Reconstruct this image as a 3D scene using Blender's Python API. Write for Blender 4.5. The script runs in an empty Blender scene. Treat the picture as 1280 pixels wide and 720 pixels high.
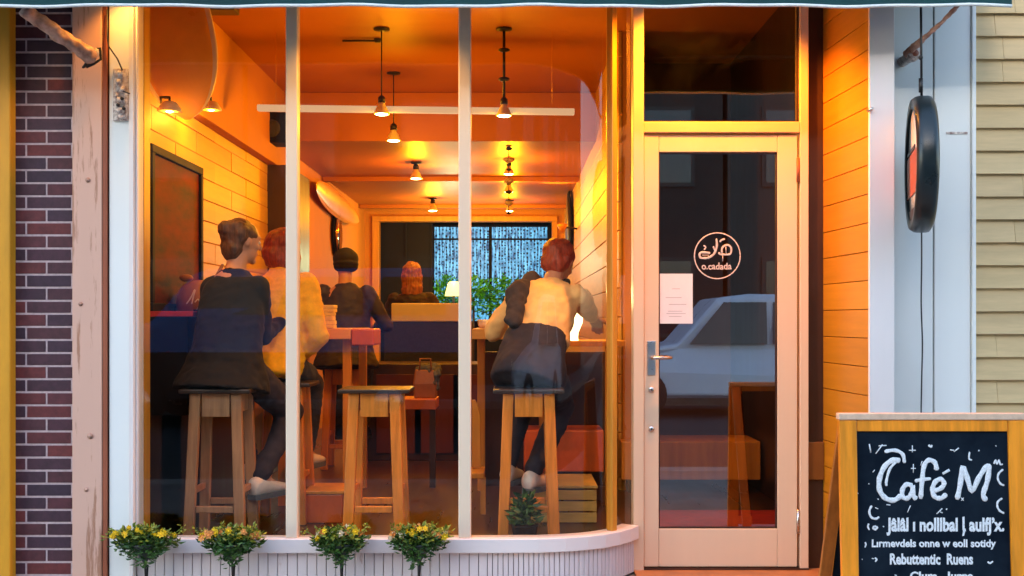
import bpy, bmesh, math, random
from mathutils import Vector, Matrix, noise
R = math.radians
random.seed(7)
sc = bpy.context.scene
COL = sc.collection
CAMY, EYE, F = -5.0, 1.25, 1350.0

def P(px, py, y):
    """a point on the vertical plane y, read off the survey photograph"""
    s = (y - CAMY) / F
    return Vector(((px - 640) * s, y, EYE - (py - 400) * s))
def X(px, y): return (px - 640) * (y - CAMY) / F
def Z(py, y): return EYE - (py - 400) * (y - CAMY) / F

# ------------------------------------------------------------------ materials
def new_mat(name):
    m = bpy.data.materials.new(name); m.use_nodes = True
    nt = m.node_tree; return m, nt, nt.nodes['Principled BSDF']
def mat(name, col, rough=.6, var=.15, scale=(6,6,6), bump=.15, metal=0, detail=6, col2=None, spec=.5, bscale=None, emit=None, estr=0):
    m, nt, b = new_mat(name); N, L = nt.nodes, nt.links
    tc = N.new('ShaderNodeTexCoord'); mp = N.new('ShaderNodeMapping'); mp.inputs['Scale'].default_value = scale
    L.new(tc.outputs['Object'], mp.inputs[0])
    no = N.new('ShaderNodeTexNoise'); no.inputs['Scale'].default_value = 1; no.inputs['Detail'].default_value = detail; no.inputs['Roughness'].default_value = .62
    L.new(mp.outputs[0], no.inputs['Vector'])
    cr = N.new('ShaderNodeValToRGB')
    c = Vector(col); d = Vector(col2) if col2 else c * (1 - var)
    cr.color_ramp.elements[0].position = .32; cr.color_ramp.elements[0].color = (*d, 1)
    cr.color_ramp.elements[1].position = .66; cr.color_ramp.elements[1].color = (*(c if col2 else c * (1 + var * .5)), 1)
    L.new(no.outputs['Fac'], cr.inputs[0]); L.new(cr.outputs[0], b.inputs['Base Color'])
    mr = N.new('ShaderNodeMapRange'); mr.inputs['To Min'].default_value = max(0, rough - .1); mr.inputs['To Max'].default_value = min(1, rough + .1)
    L.new(no.outputs['Fac'], mr.inputs[0]); L.new(mr.outputs[0], b.inputs['Roughness'])
    b.inputs['Metallic'].default_value = metal; b.inputs['Specular IOR Level'].default_value = spec
    if bump:
        bu = N.new('ShaderNodeBump'); bu.inputs['Strength'].default_value = bump; bu.inputs['Distance'].default_value = .004
        L.new(no.outputs['Fac'], bu.inputs['Height']); L.new(bu.outputs[0], b.inputs['Normal'])
    if emit: b.inputs['Emission Color'].default_value = (*emit, 1); b.inputs['Emission Strength'].default_value = estr
    return m
def island_mat(name, ramp, rough=.6, grain=(4,4,60), gvar=.25, bump=.25):
    """every board or brick of the mesh picks its own tone from the ramp"""
    m, nt, b = new_mat(name); N, L = nt.nodes, nt.links
    g = N.new('ShaderNodeNewGeometry'); cr = N.new('ShaderNodeValToRGB'); cr.color_ramp.interpolation = 'LINEAR'
    el = cr.color_ramp.elements
    while len(el) < len(ramp): el.new(.5)
    for i, c in enumerate(ramp): el[i].position = i / (len(ramp) - 1); el[i].color = (*c, 1)
    L.new(g.outputs['Random Per Island'], cr.inputs[0])
    tc = N.new('ShaderNodeTexCoord'); mp = N.new('ShaderNodeMapping'); mp.inputs['Scale'].default_value = grain
    L.new(tc.outputs['Object'], mp.inputs[0]); no = N.new('ShaderNodeTexNoise'); no.inputs['Scale'].default_value = 1; no.inputs['Detail'].default_value = 8
    no.inputs['Roughness'].default_value = .65
    L.new(mp.outputs[0], no.inputs['Vector'])
    mr = N.new('ShaderNodeMapRange'); mr.inputs['From Min'].default_value = .3; mr.inputs['From Max'].default_value = .7
    mr.inputs['To Min'].default_value = 1 - gvar; mr.inputs['To Max'].default_value = 1 + gvar * .6; L.new(no.outputs['Fac'], mr.inputs[0])
    mx = N.new('ShaderNodeMix'); mx.data_type = 'RGBA'; mx.blend_type = 'MULTIPLY'; mx.inputs['Factor'].default_value = 1
    L.new(cr.outputs[0], mx.inputs['A']); L.new(mr.outputs[0], mx.inputs['B']); L.new(mx.outputs['Result'], b.inputs['Base Color'])
    b.inputs['Roughness'].default_value = rough
    bu = N.new('ShaderNodeBump'); bu.inputs['Strength'].default_value = bump; bu.inputs['Distance'].default_value = .003
    L.new(no.outputs['Fac'], bu.inputs['Height']); L.new(bu.outputs[0], b.inputs['Normal'])
    return m
def worn_paint(name, paint, under, amount=.62, rough=.5, stretch=(9,9,2.2)):
    m, nt, b = new_mat(name); N, L = nt.nodes, nt.links
    tc = N.new('ShaderNodeTexCoord'); mp = N.new('ShaderNodeMapping'); mp.inputs['Scale'].default_value = stretch
    L.new(tc.outputs['Object'], mp.inputs[0])
    n1 = N.new('ShaderNodeTexNoise'); n1.inputs['Scale'].default_value = 1.3; n1.inputs['Detail'].default_value = 9; n1.inputs['Roughness'].default_value = .7
    n2 = N.new('ShaderNodeTexNoise'); n2.inputs['Scale'].default_value = .35; n2.inputs['Detail'].default_value = 3
    L.new(mp.outputs[0], n1.inputs['Vector']); L.new(mp.outputs[0], n2.inputs['Vector'])
    cr = N.new('ShaderNodeValToRGB'); e = cr.color_ramp.elements
    e[0].position = amount; e[0].color = (0,0,0,1); e[1].position = amount + .06; e[1].color = (1,1,1,1)
    L.new(n1.outputs['Fac'], cr.inputs[0])
    t = N.new('ShaderNodeMix'); t.data_type = 'RGBA'; p = Vector(paint)
    t.inputs['A'].default_value = (*(p * .86), 1); t.inputs['B'].default_value = (*p, 1); L.new(n2.outputs['Fac'], t.inputs['Factor'])
    mx = N.new('ShaderNodeMix'); mx.data_type = 'RGBA'; L.new(cr.outputs[0], mx.inputs['Factor']); L.new(t.outputs['Result'], mx.inputs['A'])
    mx.inputs['B'].default_value = (*under, 1); L.new(mx.outputs['Result'], b.inputs['Base Color']); b.inputs['Roughness'].default_value = rough
    bu = N.new('ShaderNodeBump'); bu.inputs['Strength'].default_value = .3; bu.inputs['Distance'].default_value = .003; bu.invert = True
    L.new(cr.outputs[0], bu.inputs['Height']); b2 = N.new('ShaderNodeBump'); b2.inputs['Strength'].default_value = .12; b2.inputs['Distance'].default_value = .003
    L.new(n1.outputs['Fac'], b2.inputs['Height']); L.new(bu.outputs[0], b2.inputs['Normal']); L.new(b2.outputs[0], b.inputs['Normal'])
    return m
def glass_mat(name, tint, r0, rough=0.0):
    m = bpy.data.materials.new(name); m.use_nodes = True; nt = m.node_tree; N, L = nt.nodes, nt.links
    N.remove(N['Principled BSDF']); out = N['Material Output']
    lw = N.new('ShaderNodeLayerWeight'); lw.inputs['Blend'].default_value = .5
    pw = N.new('ShaderNodeMath'); pw.operation = 'POWER'; pw.inputs[1].default_value = 5; L.new(lw.outputs['Facing'], pw.inputs[0])
    ma = N.new('ShaderNodeMath'); ma.operation = 'MULTIPLY_ADD'; ma.inputs[1].default_value = 1 - r0; ma.inputs[2].default_value = r0; L.new(pw.outputs[0], ma.inputs[0])
    tr = N.new('ShaderNodeBsdfTransparent'); tr.inputs[0].default_value = (*tint, 1)
    gl = N.new('ShaderNodeBsdfGlossy'); gl.inputs['Roughness'].default_value = rough; gl.inputs['Color'].default_value = (1,1,1,1)
    mx = N.new('ShaderNodeMixShader'); L.new(ma.outputs[0], mx.inputs[0]); L.new(tr.outputs[0], mx.inputs[1]); L.new(gl.outputs[0], mx.inputs[2])
    tc = N.new('ShaderNodeTexCoord'); no = N.new('ShaderNodeTexNoise'); no.inputs['Scale'].default_value = 2.2; no.inputs['Detail'].default_value = 9; no.inputs['Roughness'].default_value = .7; no.inputs['Distortion'].default_value = .6
    L.new(tc.outputs['Object'], no.inputs['Vector']); mr = N.new('ShaderNodeMapRange'); mr.inputs['From Min'].default_value = .48; mr.inputs['From Max'].default_value = .8; mr.inputs['To Min'].default_value = .0; mr.inputs['To Max'].default_value = .007
    L.new(no.outputs['Fac'], mr.inputs[0]); df = N.new('ShaderNodeBsdfDiffuse'); df.inputs[0].default_value = (.6,.6,.58,1); m2 = N.new('ShaderNodeMixShader')
    L.new(mr.outputs[0], m2.inputs[0]); L.new(mx.outputs[0], m2.inputs[1]); L.new(df.outputs[0], m2.inputs[2])
    L.new(m2.outputs[0], out.inputs[0]); return m
def emis(name, col, s):
    m, nt, b = new_mat(name); b.inputs['Base Color'].default_value = (.02,.02,.02,1)
    b.inputs['Emission Color'].default_value = (*col, 1); b.inputs['Emission Strength'].default_value = s; return m

M = {}
M['brick'] = island_mat('brick', [(.085,.020,.024),(.045,.018,.034),(.13,.020,.020),(.065,.018,.026),(.036,.016,.032),(.15,.024,.022)], .7, (25,25,25), .35, .5)
M['mortar'] = mat('mortar', (.52,.39,.39), .9, .2, (40,40,40), .4)
M['ochre'] = mat('ochre_paint', (.66,.29,.008), .55, .2, (8,8,2), .1)
M['pink_board'] = worn_paint('washed_pine', (.72,.43,.32), (.42,.20,.12), .545, .65, (16,16,1.3))
M['redbrown'] = mat('red_brown_edge', (.33,.09,.04), .5, .25, (10,10,2), .1)
M['white_post'] = worn_paint('white_post_paint', (.88,.90,.86), (.55,.48,.45), .67, .5)
M['white_trim'] = worn_paint('white_trim', (.85,.79,.76), (.55,.44,.38), .70, .45, (16,16,5))
M['cream'] = worn_paint('cream_mullion_paint', (.86,.70,.52), (.58,.40,.24), .70, .45, (22,22,2.4))
M['doorwood'] = worn_paint('pale_door_paint', (.80,.59,.40), (.56,.37,.22), .70, .42, (20,20,1.8))
M['frame_orange'] = mat('varnished_pine', (.62,.27,.025), .4, .22, (18,18,1.6), .1)
M['bead'] = worn_paint('beadboard_paint', (.76,.68,.68), (.50,.34,.30), .64, .55, (14,14,3))
M['siding'] = island_mat('beige_siding', [(.58,.42,.21),(.61,.45,.225),(.56,.41,.20),(.60,.435,.215)], .6, (3,8,26), .16, .2)
M['canvas'] = mat('teal_canvas', (.002,.045,.048), .9, .3, (3,3,3), .2)
M['piping'] = mat('white_piping', (.75,.78,.76), .7, .1, (30,30,30), .1)
M['iron'] = mat('black_iron', (.02,.018,.018), .4, .3, (30,30,30), .2, metal=.3)
M['rusty'] = mat('weathered_arm', (.66,.40,.30), .6, .5, (26,14,26), .6, col2=(.26,.12,.08))
M['castwhite'] = mat('chipped_cast_metal', (.86,.78,.70), .45, .5, (60,60,60), .7, col2=(.22,.12,.10))
M['steel'] = mat('brushed_steel', (.62,.60,.57), .28, .1, (8,60,8), .05, metal=1)
M['slate'] = mat('blue_black_slate', (.0022,.0075,.016), .85, .4, (4,4,4), .05, spec=.12)
_m = M['slate']; _nt = _m.node_tree; _r = [n for n in _nt.nodes if n.type == 'VALTORGB'][0]; _r.color_ramp.elements[0].position = .42; _r.color_ramp.elements[1].position = .75; _r.color_ramp.elements[0].color = (.0018,.0065,.014,1); _r.color_ramp.elements[1].color = (.012,.022,.034,1)
M['chalk'] = mat('chalk', (.80,.83,.84), .95, .25, (160,160,160), .3)
M['board_frame'] = mat('orange_varnished_frame', (.90,.30,.012), .38, .3, (26,26,2.2), .12)
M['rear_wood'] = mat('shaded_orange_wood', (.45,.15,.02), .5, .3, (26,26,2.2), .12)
M['board_edge'] = mat('pale_wood_cap', (.72,.50,.34), .5, .15, (30,30,30), .1)
M['logo'] = mat('frosted_lettering', (.66,.55,.50), .8, .1, (30,30,30), 0)
M['paper'] = mat('paper', (.80,.74,.74), .8, .03, (20,20,20), .02)
M['print'] = mat('grey_print', (.42,.38,.38), .8, .1, (20,20,20), 0)
M['glass'] = glass_mat('window_glass', (.94,.89,.80), .042)
M['door_glass'] = glass_mat('door_glass', (.62,.60,.58), .19)
M['stoolwood'] = mat('honey_stool_wood', (.70,.25,.03), .42, .3, (34,34,3), .12)
M['stoolgrey'] = mat('weathered_stool_wood', (.46,.25,.12), .5, .45, (30,30,2.5), .15, col2=(.26,.14,.07))
M['seatdark'] = mat('dark_seat', (.035,.022,.016), .35, .3, (12,30,12), .1)
M['wallplank'] = island_mat('inner_wall_planks', [(.64,.37,.045),(.54,.27,.025),(.68,.42,.06),(.58,.30,.03)], .45, (20,2,20), .15, .12)
M['recessplank'] = island_mat('recess_planks', [(.56,.225,.010),(.52,.205,.008),(.60,.25,.012)], .32, (2,2,30), .12, .1)
M['plaster'] = mat('warm_plaster', (.52,.205,.010), .75, .10, (2,2,2), .08)
M['ceiling'] = mat('ceiling_paint', (.40,.125,.006), .5, .10, (1.4,1.4,1.4), .05)
M['darkwood'] = mat('dark_brown_wood', (.045,.018,.010), .4, .35, (10,10,2), .1)
M['floor'] = mat('floor_boards', (.075,.028,.011), .3, .45, (14,1.2,14), .12)
M['black'] = mat('matt_black', (.008,.006,.006), .6, .2, (20,20,20), .05, spec=.15)
M['tabletop'] = mat('pale_table_top', (.70,.35,.07), .35, .16, (2,26,26), .06)
M['mirror'] = mat('smoked_mirror', (.55,.30,.20), .12, .2, (3,3,3), .03, metal=1)
M['orangebox'] = mat('orange_lacquer', (.60,.13,.022), .35, .25, (5,5,3), .05)
M['crate'] = mat('lit_floor_yellow', (.70,.46,.12), .5, .25, (3,3,26), .15)  # yellow of the lit floor patch put into the wood colour
M['surf1'] = mat('amber_surfboard', (.82,.36,.04), .3, .12, (3,3,3), .03)
M['surfrail'] = mat('cream_rail', (.78,.60,.40), .35, .08, (3,3,3), .03)
M['surf2'] = mat('honey_surfboard', (.80,.38,.06), .3, .12, (3,3,3), .03)
M['shade'] = mat('cream_lamp_shade', (.80,.70,.55), .4, .05, (9,9,9), .02)
M['bulb'] = emis('lit_bulb', (1,.72,.34), 9)
M['tube'] = emis('lit_tube', (1,.60,.34), .13)
M['vaselamp'] = emis('glowing_vase', (1,.80,.36), .9)
M['concrete'] = mat('pavement_concrete', (.26,.25,.24), .85, .25, (3,3,3), .3)
M['asphalt'] = mat('asphalt', (.05,.05,.052), .9, .3, (30,30,30), .4)
M['kerb'] = mat('kerb_stone', (.33,.32,.30), .8, .2, (8,8,8), .3)
M['tile'] = mat('warm_threshold', (.42,.17,.06), .5, .25, (10,10,10), .1)
M['farbrick'] = mat('far_facade', (.035,.026,.022), .8, .3, (2,2,8), .1)
M['farstone'] = mat('far_stone', (.055,.050,.046), .8, .2, (3,3,3), .1)
M['farglass'] = mat('far_window', (.03,.035,.04), .15, .2, (3,3,3), 0)
M['carsilver'] = mat('silver_blue_paint', (.72,.78,.92), .3, .04, (3,3,3), 0)
M['carblue'] = mat('deep_blue_paint', (.04,.17,.52), .3, .04, (3,3,3), 0)
M['rubber'] = mat('rubber', (.015,.015,.015), .8, .2, (20,20,20), .1)
M['leaf'] = island_mat('leaf', [(.016,.060,.014),(.04,.12,.02),(.065,.15,.02),(.03,.085,.018)], .5, (30,30,30), .2, .1)
M['leaf_yg'] = island_mat('young_leaf', [(.20,.26,.02),(.12,.20,.02),(.30,.33,.03)], .5, (30,30,30), .2, .1)
M['petal_y'] = mat('yellow_petal', (.88,.60,.01), .6, .25, (60,60,60), .05)
M['petal_o'] = mat('apricot_petal', (.78,.33,.08), .6, .25, (60,60,60), .05)
M['petal_p'] = mat('pale_petal', (.78,.66,.42), .6, .2, (60,60,60), .05)
M['zinc'] = mat('dark_zinc', (.09,.10,.10), .5, .3, (14,14,14), .2, metal=.5)
M['skin'] = mat('skin', (.55,.30,.20), .5, .08, (12,12,12), .05)
M['eyew'] = mat('eye', (.70,.68,.64), .2, .05, (9,9,9), 0)
M['coat'] = mat('black_wool', (.006,.006,.008), .9, .4, (30,30,30), .3)
M['yellowknit'] = mat('yellow_knit', (.95,.50,.004), .85, .1, (60,60,60), .3)
M['darkjacket'] = mat('brown_black_jacket', (.022,.010,.008), .7, .4, (16,16,16), .3)
M['creamshirt'] = mat('cream_shirt', (.82,.58,.24), .8, .12, (16,16,16), .2)
M['navy'] = mat('navy_cloth', (.020,.020,.036), .85, .3, (30,30,30), .2)
M['denim'] = mat('dark_denim', (.022,.026,.036), .85, .3, (60,60,60), .3)
M['scarf'] = mat('charcoal_scarf', (.035,.032,.038), .9, .3, (40,40,40), .3)
M['hair_ash'] = mat('ash_brown_hair', (.11,.055,.035), .5, .5, (80,80,6), 1.0)
M['hair_red'] = mat('auburn_hair', (.32,.045,.012), .45, .5, (80,80,6), 1.0)
M['hair_blk'] = mat('black_knit', (.008,.006,.006), .8, .3, (80,80,80), .5)
M['hair_brn'] = mat('chestnut_hair', (.28,.10,.03), .45, .5, (80,80,6), 1.0)
M['shoe'] = mat('white_trainer', (.72,.66,.60), .5, .1, (20,20,20), .05)
M['redcloth'] = mat('red_cloth', (.42,.02,.02), .8, .25, (20,20,20), .2)
M['tan'] = mat('tan_leather', (.34,.13,.05), .45, .2, (12,12,12), .1)
M['grey'] = mat('grey_cloth', (.10,.11,.12), .85, .25, (20,20,20), .2)
M['whitemetal'] = mat('white_enamel', (.72,.66,.62), .35, .05, (6,6,6), .02)
M['notes'] = island_mat('paper_packets', [(.62,.60,.12),(.78,.66,.20),(.42,.50,.08),(.80,.60,.12)], .6, (30,30,30), .2, .1)
M['ceramic'] = mat('white_ceramic', (.80,.74,.62), .25, .04, (9,9,9), 0)
M['cable'] = mat('dark_cable', (.03,.028,.028), .6, .1, (9,9,9), 0)

# ------------------------------------------------------------------ mesh builder
WL = {}
class MB:
    def __init__(s): s.v, s.f, s.sm = [], [], []
    def add(s, vs, fs, smooth=False):
        n = len(s.v); s.v += [Vector(p) for p in vs]; s.f += [tuple(i + n for i in q) for q in fs]; s.sm += [smooth] * len(fs); return s
    def box(s, a, b):
        x0, x1 = sorted((a[0], b[0])); y0, y1 = sorted((a[1], b[1])); z0, z1 = sorted((a[2], b[2]))
        return s.add([(x0,y0,z0),(x1,y0,z0),(x1,y1,z0),(x0,y1,z0),(x0,y0,z1),(x1,y0,z1),(x1,y1,z1),(x0,y1,z1)],
                     [(0,3,2,1),(4,5,6,7),(0,1,5,4),(1,2,6,5),(2,3,7,6),(3,0,4,7)])
    def hexa(s, p):   # 8 corners, bottom ring then top ring
        return s.add(p, [(0,3,2,1),(4,5,6,7),(0,1,5,4),(1,2,6,5),(2,3,7,6),(3,0,4,7)])
    def bar(s, p, q, w, d, up=(0,0,1), w2=None, d2=None):
        p, q = Vector(p), Vector(q); t = (q - p).normalized(); u = Vector(up)
        a = t.cross(u)
        if a.length < 1e-4: a = t.cross(Vector((0,1,0)))
        a.normalize(); b = a.cross(t)
        w2, d2 = w2 or w, d2 or d; pts = []
        for c, ww, dd in ((p, w, d), (q, w2, d2)):
            for i, j in ((-1,-1),(1,-1),(1,1),(-1,1)): pts.append(c + a * ww * .5 * i + b * dd * .5 * j)
        return s.hexa(pts)
    def loft(s, rings, cap=True, smooth=True):
        n = len(rings[0]); vs = [p for r in rings for p in r]; fs = []
        for k in range(len(rings) - 1):
            for i in range(n):
                j = (i + 1) % n; fs.append((k*n+i, k*n+j, (k+1)*n+j, (k+1)*n+i))
        if cap: fs += [tuple(range(n))[::-1], tuple((len(rings)-1)*n + i for i in range(n))]
        return s.add(vs, fs, smooth)
    def tube(s, pts, r, n=10, cap=True, smooth=True):
        pts = [Vector(p) for p in pts]; rr = r if isinstance(r, (list, tuple)) else [r] * len(pts); rings = []; a = None
        for i, p in enumerate(pts):
            t = (pts[min(i+1, len(pts)-1)] - pts[max(i-1, 0)]).normalized()
            if a is None:
                a = t.cross(Vector((0,0,1)))
                if a.length < .05: a = t.cross(Vector((0,1,0)))
            a = (a - t * a.dot(t)).normalized(); b = t.cross(a)
            rings.append([p + (a * math.cos(2*math.pi*k/n) + b * math.sin(2*math.pi*k/n)) * rr[i] for k in range(n)])
        return s.loft(rings, cap, smooth)
    def lathe(s, c, prof, n=24, axis='z', smooth=True):
        c = Vector(c); rings = []
        for r, h in prof:
            ring = []
            for k in range(n):
                t = 2*math.pi*k/n; u, v = max(r, 1e-4)*math.cos(t), max(r, 1e-4)*math.sin(t)
                ring.append(c + (Vector((u, v, h)) if axis == 'z' else Vector((u, h, v)) if axis == 'y' else Vector((h, u, v))))
            rings.append(ring)
        return s.loft(rings, True, smooth)
    def ell(s, c, rad, n=16, m=10, rot=None):
        c = Vector(c); rings = []
        for i in range(m + 1):
            ph = -math.pi/2 + math.pi * i / m; rings.append([])
            for k in range(n):
                t = 2*math.pi*k/n; p = Vector((rad[0]*max(math.cos(ph),.002)*math.cos(t), rad[1]*max(math.cos(ph),.002)*math.sin(t), rad[2]*math.sin(ph)))
                if rot: p = rot @ p
                rings[-1].append(c + p)
        return s.loft(rings, True, True)
    def build(s, name, mt, parent=None, bevel=0, fix=True):
        me = bpy.data.meshes.new(name); off = WL.get(parent, Vector()) if parent is None or parent in WL else Vector()
        me.from_pydata([p - off for p in s.v], [], s.f); me.materials.append(M[mt] if isinstance(mt, str) else mt)
        for i, q in enumerate(me.polygons): q.use_smooth = s.sm[i]
        if fix:
            bm = bmesh.new(); bm.from_mesh(me); bmesh.ops.recalc_face_normals(bm, faces=bm.faces); bm.to_mesh(me); bm.free()
        o = bpy.data.objects.new(name, me); COL.objects.link(o); o.parent = parent; WL[o] = off
        if bevel:
            b = o.modifiers.new('bevel', 'BEVEL'); b.width = bevel; b.segments = 2; b.limit_method = 'ANGLE'; b.angle_limit = R(40)
            b.harden_normals = False
        return o
def tag(o, label=None, cat=None, group=None, kind=None):
    if label: o['label'] = label
    if cat: o['category'] = cat
    if group: o['group'] = group
    if kind: o['kind'] = kind
    return o
def thing(name, loc, label, cat, group=None):
    o = bpy.data.objects.new(name, None); COL.objects.link(o); o.location = loc; o.empty_display_size = .1
    WL[o] = Vector(loc); return tag(o, label, cat, group)
def copy_tree(o, parent=None):
    c = o.copy(); COL.objects.link(c); c.parent = parent
    for ch in o.children: copy_tree(ch, c)
    return c
def fused(name, mb, mt, parent, voxel=.008, smooth=6, disp=0, dscale=8):
    """overlapping volumes grown into one continuous skin"""
    o = mb.build('tmp', mt, None, fix=False)
    r = o.modifiers.new('r', 'REMESH'); r.mode = 'VOXEL'; r.voxel_size = voxel; r.use_smooth_shade = True
    q = o.modifiers.new('s', 'SMOOTH'); q.factor = .5; q.iterations = smooth
    dg = bpy.context.evaluated_depsgraph_get(); me = bpy.data.meshes.new_from_object(o.evaluated_get(dg)); me.name = name
    old = o.data; bpy.data.objects.remove(o); bpy.data.meshes.remove(old)
    off = WL.get(parent, Vector())
    nn = [v.normal.copy() for v in me.vertices]
    for v, n in zip(me.vertices, nn):
        if disp: 
            p = v.co * dscale
            v.co += n * disp * (noise.noise(Vector((p.x, p.y, p.z * .7))) + .5 * noise.noise(p * 2.3) + (.55 * (abs(noise.noise(Vector((p.x*1.7, p.y*1.7, p.z*3.1)) + Vector((7,3,1)))) - .2) if dscale in (9, 10) else 0))
        v.co -= off
    for f in me.polygons: f.use_smooth = True
    if not me.materials: me.materials.append(M[mt])
    o = bpy.data.objects.new(name, me); COL.objects.link(o); o.parent = parent; WL[o] = off; return o
def text_mesh(name, txt, mapf, mt, parent, x0, x1, y0, y1, thick=.0006, bold=0.0, align='fill'):
    """lettering in the photograph's px frame x0..x1, y0 (top)..y1 (bottom), put on a surface by mapf(px, py, lift)"""
    cu = bpy.data.curves.new('t', 'FONT'); cu.body = txt; cu.size = 1; cu.extrude = .01; cu.offset = bold; cu.resolution_u = 3
    o = bpy.data.objects.new('t', cu); COL.objects.link(o); bpy.context.view_layer.update()
    me = bpy.data.meshes.new_from_object(o.evaluated_get(bpy.context.evaluated_depsgraph_get())); bpy.data.objects.remove(o)
    xs = [v.co.x for v in me.vertices]; ys = [v.co.y for v in me.vertices]; ax, bx, ay, by = min(xs), max(xs), min(ys), max(ys)
    off = WL.get(parent, Vector())
    for v in me.vertices:
        px = x0 + (v.co.x - ax) / (bx - ax) * (x1 - x0); py = y1 - (v.co.y - ay) / (by - ay) * (y1 - y0)
        py += .25 * math.sin(px * .9) 
        v.co = mapf(px, py, thick if v.co.z > 0 else -.0002) - off
    me.materials.clear(); me.materials.append(M[mt])
    r = bpy.data.objects.new(name, me); COL.objects.link(r); r.parent = parent; WL[r] = off; return r
def smoothpts(pts, k=5):
    out = []
    for i in range(len(pts) - 1):
        p0, p1, p2, p3 = pts[max(i-1,0)], pts[i], pts[i+1], pts[min(i+2, len(pts)-1)]
        for j in range(k):
            t = j / k
            out.append(tuple(.5*((2*p1[a]) + (-p0[a]+p2[a])*t + (2*p0[a]-5*p1[a]+4*p2[a]-p3[a])*t*t + (-p0[a]+3*p1[a]-3*p2[a]+p3[a])*t**3) for a in range(len(p1))))
    out.append(tuple(pts[-1])); return out
def strokes(name, lists, mapf, mt, parent, r=1.5, flat=.35, px2m=.003, k=5):
    mb = MB()
    for st in lists:
        rad = r
        if isinstance(st, tuple): rad, st = st
        pts = smoothpts(st, k) if len(st) > 2 else st
        n = 8; rings = []
        for i, p in enumerate(pts):
            q, w = pts[min(i+1, len(pts)-1)], pts[max(i-1, 0)]
            dx, dy = q[0]-w[0], q[1]-w[1]; l = math.hypot(dx, dy) or 1; nx, ny = -dy/l, dx/l
            rr = rad * (.55 if i in (0, len(pts)-1) else 1) * (1 + .12 * math.sin(i * 1.7))
            rings.append([mapf(p[0] + nx*rr*math.cos(2*math.pi*a/n), p[1] + ny*rr*math.cos(2*math.pi*a/n), rad*px2m*flat*math.sin(2*math.pi*a/n)) for a in range(n)])
        mb.loft(rings)
    return mb.build(name, mt, parent)

# ------------------------------------------------------------------ camera, light
cam = bpy.data.cameras.new('camera'); co = bpy.data.objects.new('camera', cam); COL.objects.link(co); sc.camera = co
co.location = (0, CAMY, EYE); co.rotation_euler = (R(90), 0, 0); cam.sensor_width = 36; cam.lens = 36 * F / 1280; cam.shift_y = 40 / 1280; cam.clip_end = 500; cam.clip_start = .05
w = bpy.data.worlds.new('World'); sc.world = w; w.use_nodes = True; nt = w.node_tree
sky = nt.nodes.new('ShaderNodeTexSky'); sky.sky_type = 'NISHITA'; sky.sun_disc = False
SE, SA = R(17), R(196)     # sun behind the photographer, veiled by cloud
sky.sun_elevation = SE; sky.sun_rotation = SA
nt.links.new(sky.outputs[0], nt.nodes['Background'].inputs[0]); nt.nodes['Background'].inputs[1].default_value = .15
sl = bpy.data.lights.new('sun', 'SUN'); sl.energy = 1.5; sl.angle = R(16); sl.color = (1, .95, .90)
so = bpy.data.objects.new('sun', sl); COL.objects.link(so); so.location = (0, -20, 20)
d = Vector((math.sin(SA)*math.cos(SE), math.cos(SA)*math.cos(SE), math.sin(SE))); so.rotation_euler = d.to_track_quat('Z', 'Y').to_euler()
sc.view_settings.view_transform = 'Standard'; sc.view_settings.look = 'None'; sc.view_settings.exposure = 2.5; sc.view_settings.gamma = 1
def lamp(name, loc, e, col=(1,.36,.012), size=.05, kind='POINT', rot=None, spot=100, parent=None, blend=.6):
    l = bpy.data.lights.new(name, kind); l.energy = e; l.color = col; l.shadow_soft_size = size
    if kind == 'SPOT': l.spot_size = R(spot); l.spot_blend = blend
    o = bpy.data.objects.new(name, l); COL.objects.link(o); o.location = loc
    if rot: o.rotation_euler = rot
    return o

# ------------------------------------------------------------------ ground and street
tag(MB().box((-60,-3.2,-.3), (60,14,0)).build('pavement', 'concrete'), kind='structure')
tag(MB().box((-60,-11.6,-.4), (60,-3.45,-.12)).build('road', 'asphalt'), kind='structure')
tag(MB().box((-60,-3.45,-.35), (60,-3.2,.004)).build('kerb', 'kerb', bevel=.01), kind='structure')
tag(MB().box((-60,-11.85,-.35), (60,-11.6,.004)).build('kerb', 'kerb', bevel=.01), kind='structure')
tag(MB().box((-60,-16,-.3), (60,-11.85,0)).build('pavement', 'concrete'), kind='structure')
tag(MB().box((-200,-200,-.6), (200,200,-.42)).build('ground', 'asphalt'), kind='structure')

# ------------------------------------------------------------------ cafe room: the setting
FL = .13; CE = 3.15; WX0, WX1, BY = -1.97, .70, 9.5
pf = [(-2.3,.06),(.0,.06),(.2,.075),(.36,.13),(.48,.21),(.56,.32),(.60,.42),(2.0,.42),(2.0,12.5),(-2.3,12.5)]
tag(MB().loft([[(x,y,.02) for x, y in pf], [(x,y,FL) for x, y in pf]], True, False).build('floor', 'floor'), kind='structure')
tag(MB().box((-2.3,.05,CE), (2.0,9.7,CE+.1)).build('ceiling', 'ceiling'), kind='structure')
tag(MB().box((WX0-.003,4.0,2.74), (WX1+.015,9.495,CE-.002)).build('lower_ceiling', 'ceiling', bevel=.006), kind='structure')
for y in (6.2,8.9): tag(MB().box((WX0+.004,y,2.69), (WX1-.004,y+.10,2.739)).build('ceiling_batten', 'ceiling', bevel=.004), kind='structure')
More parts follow.
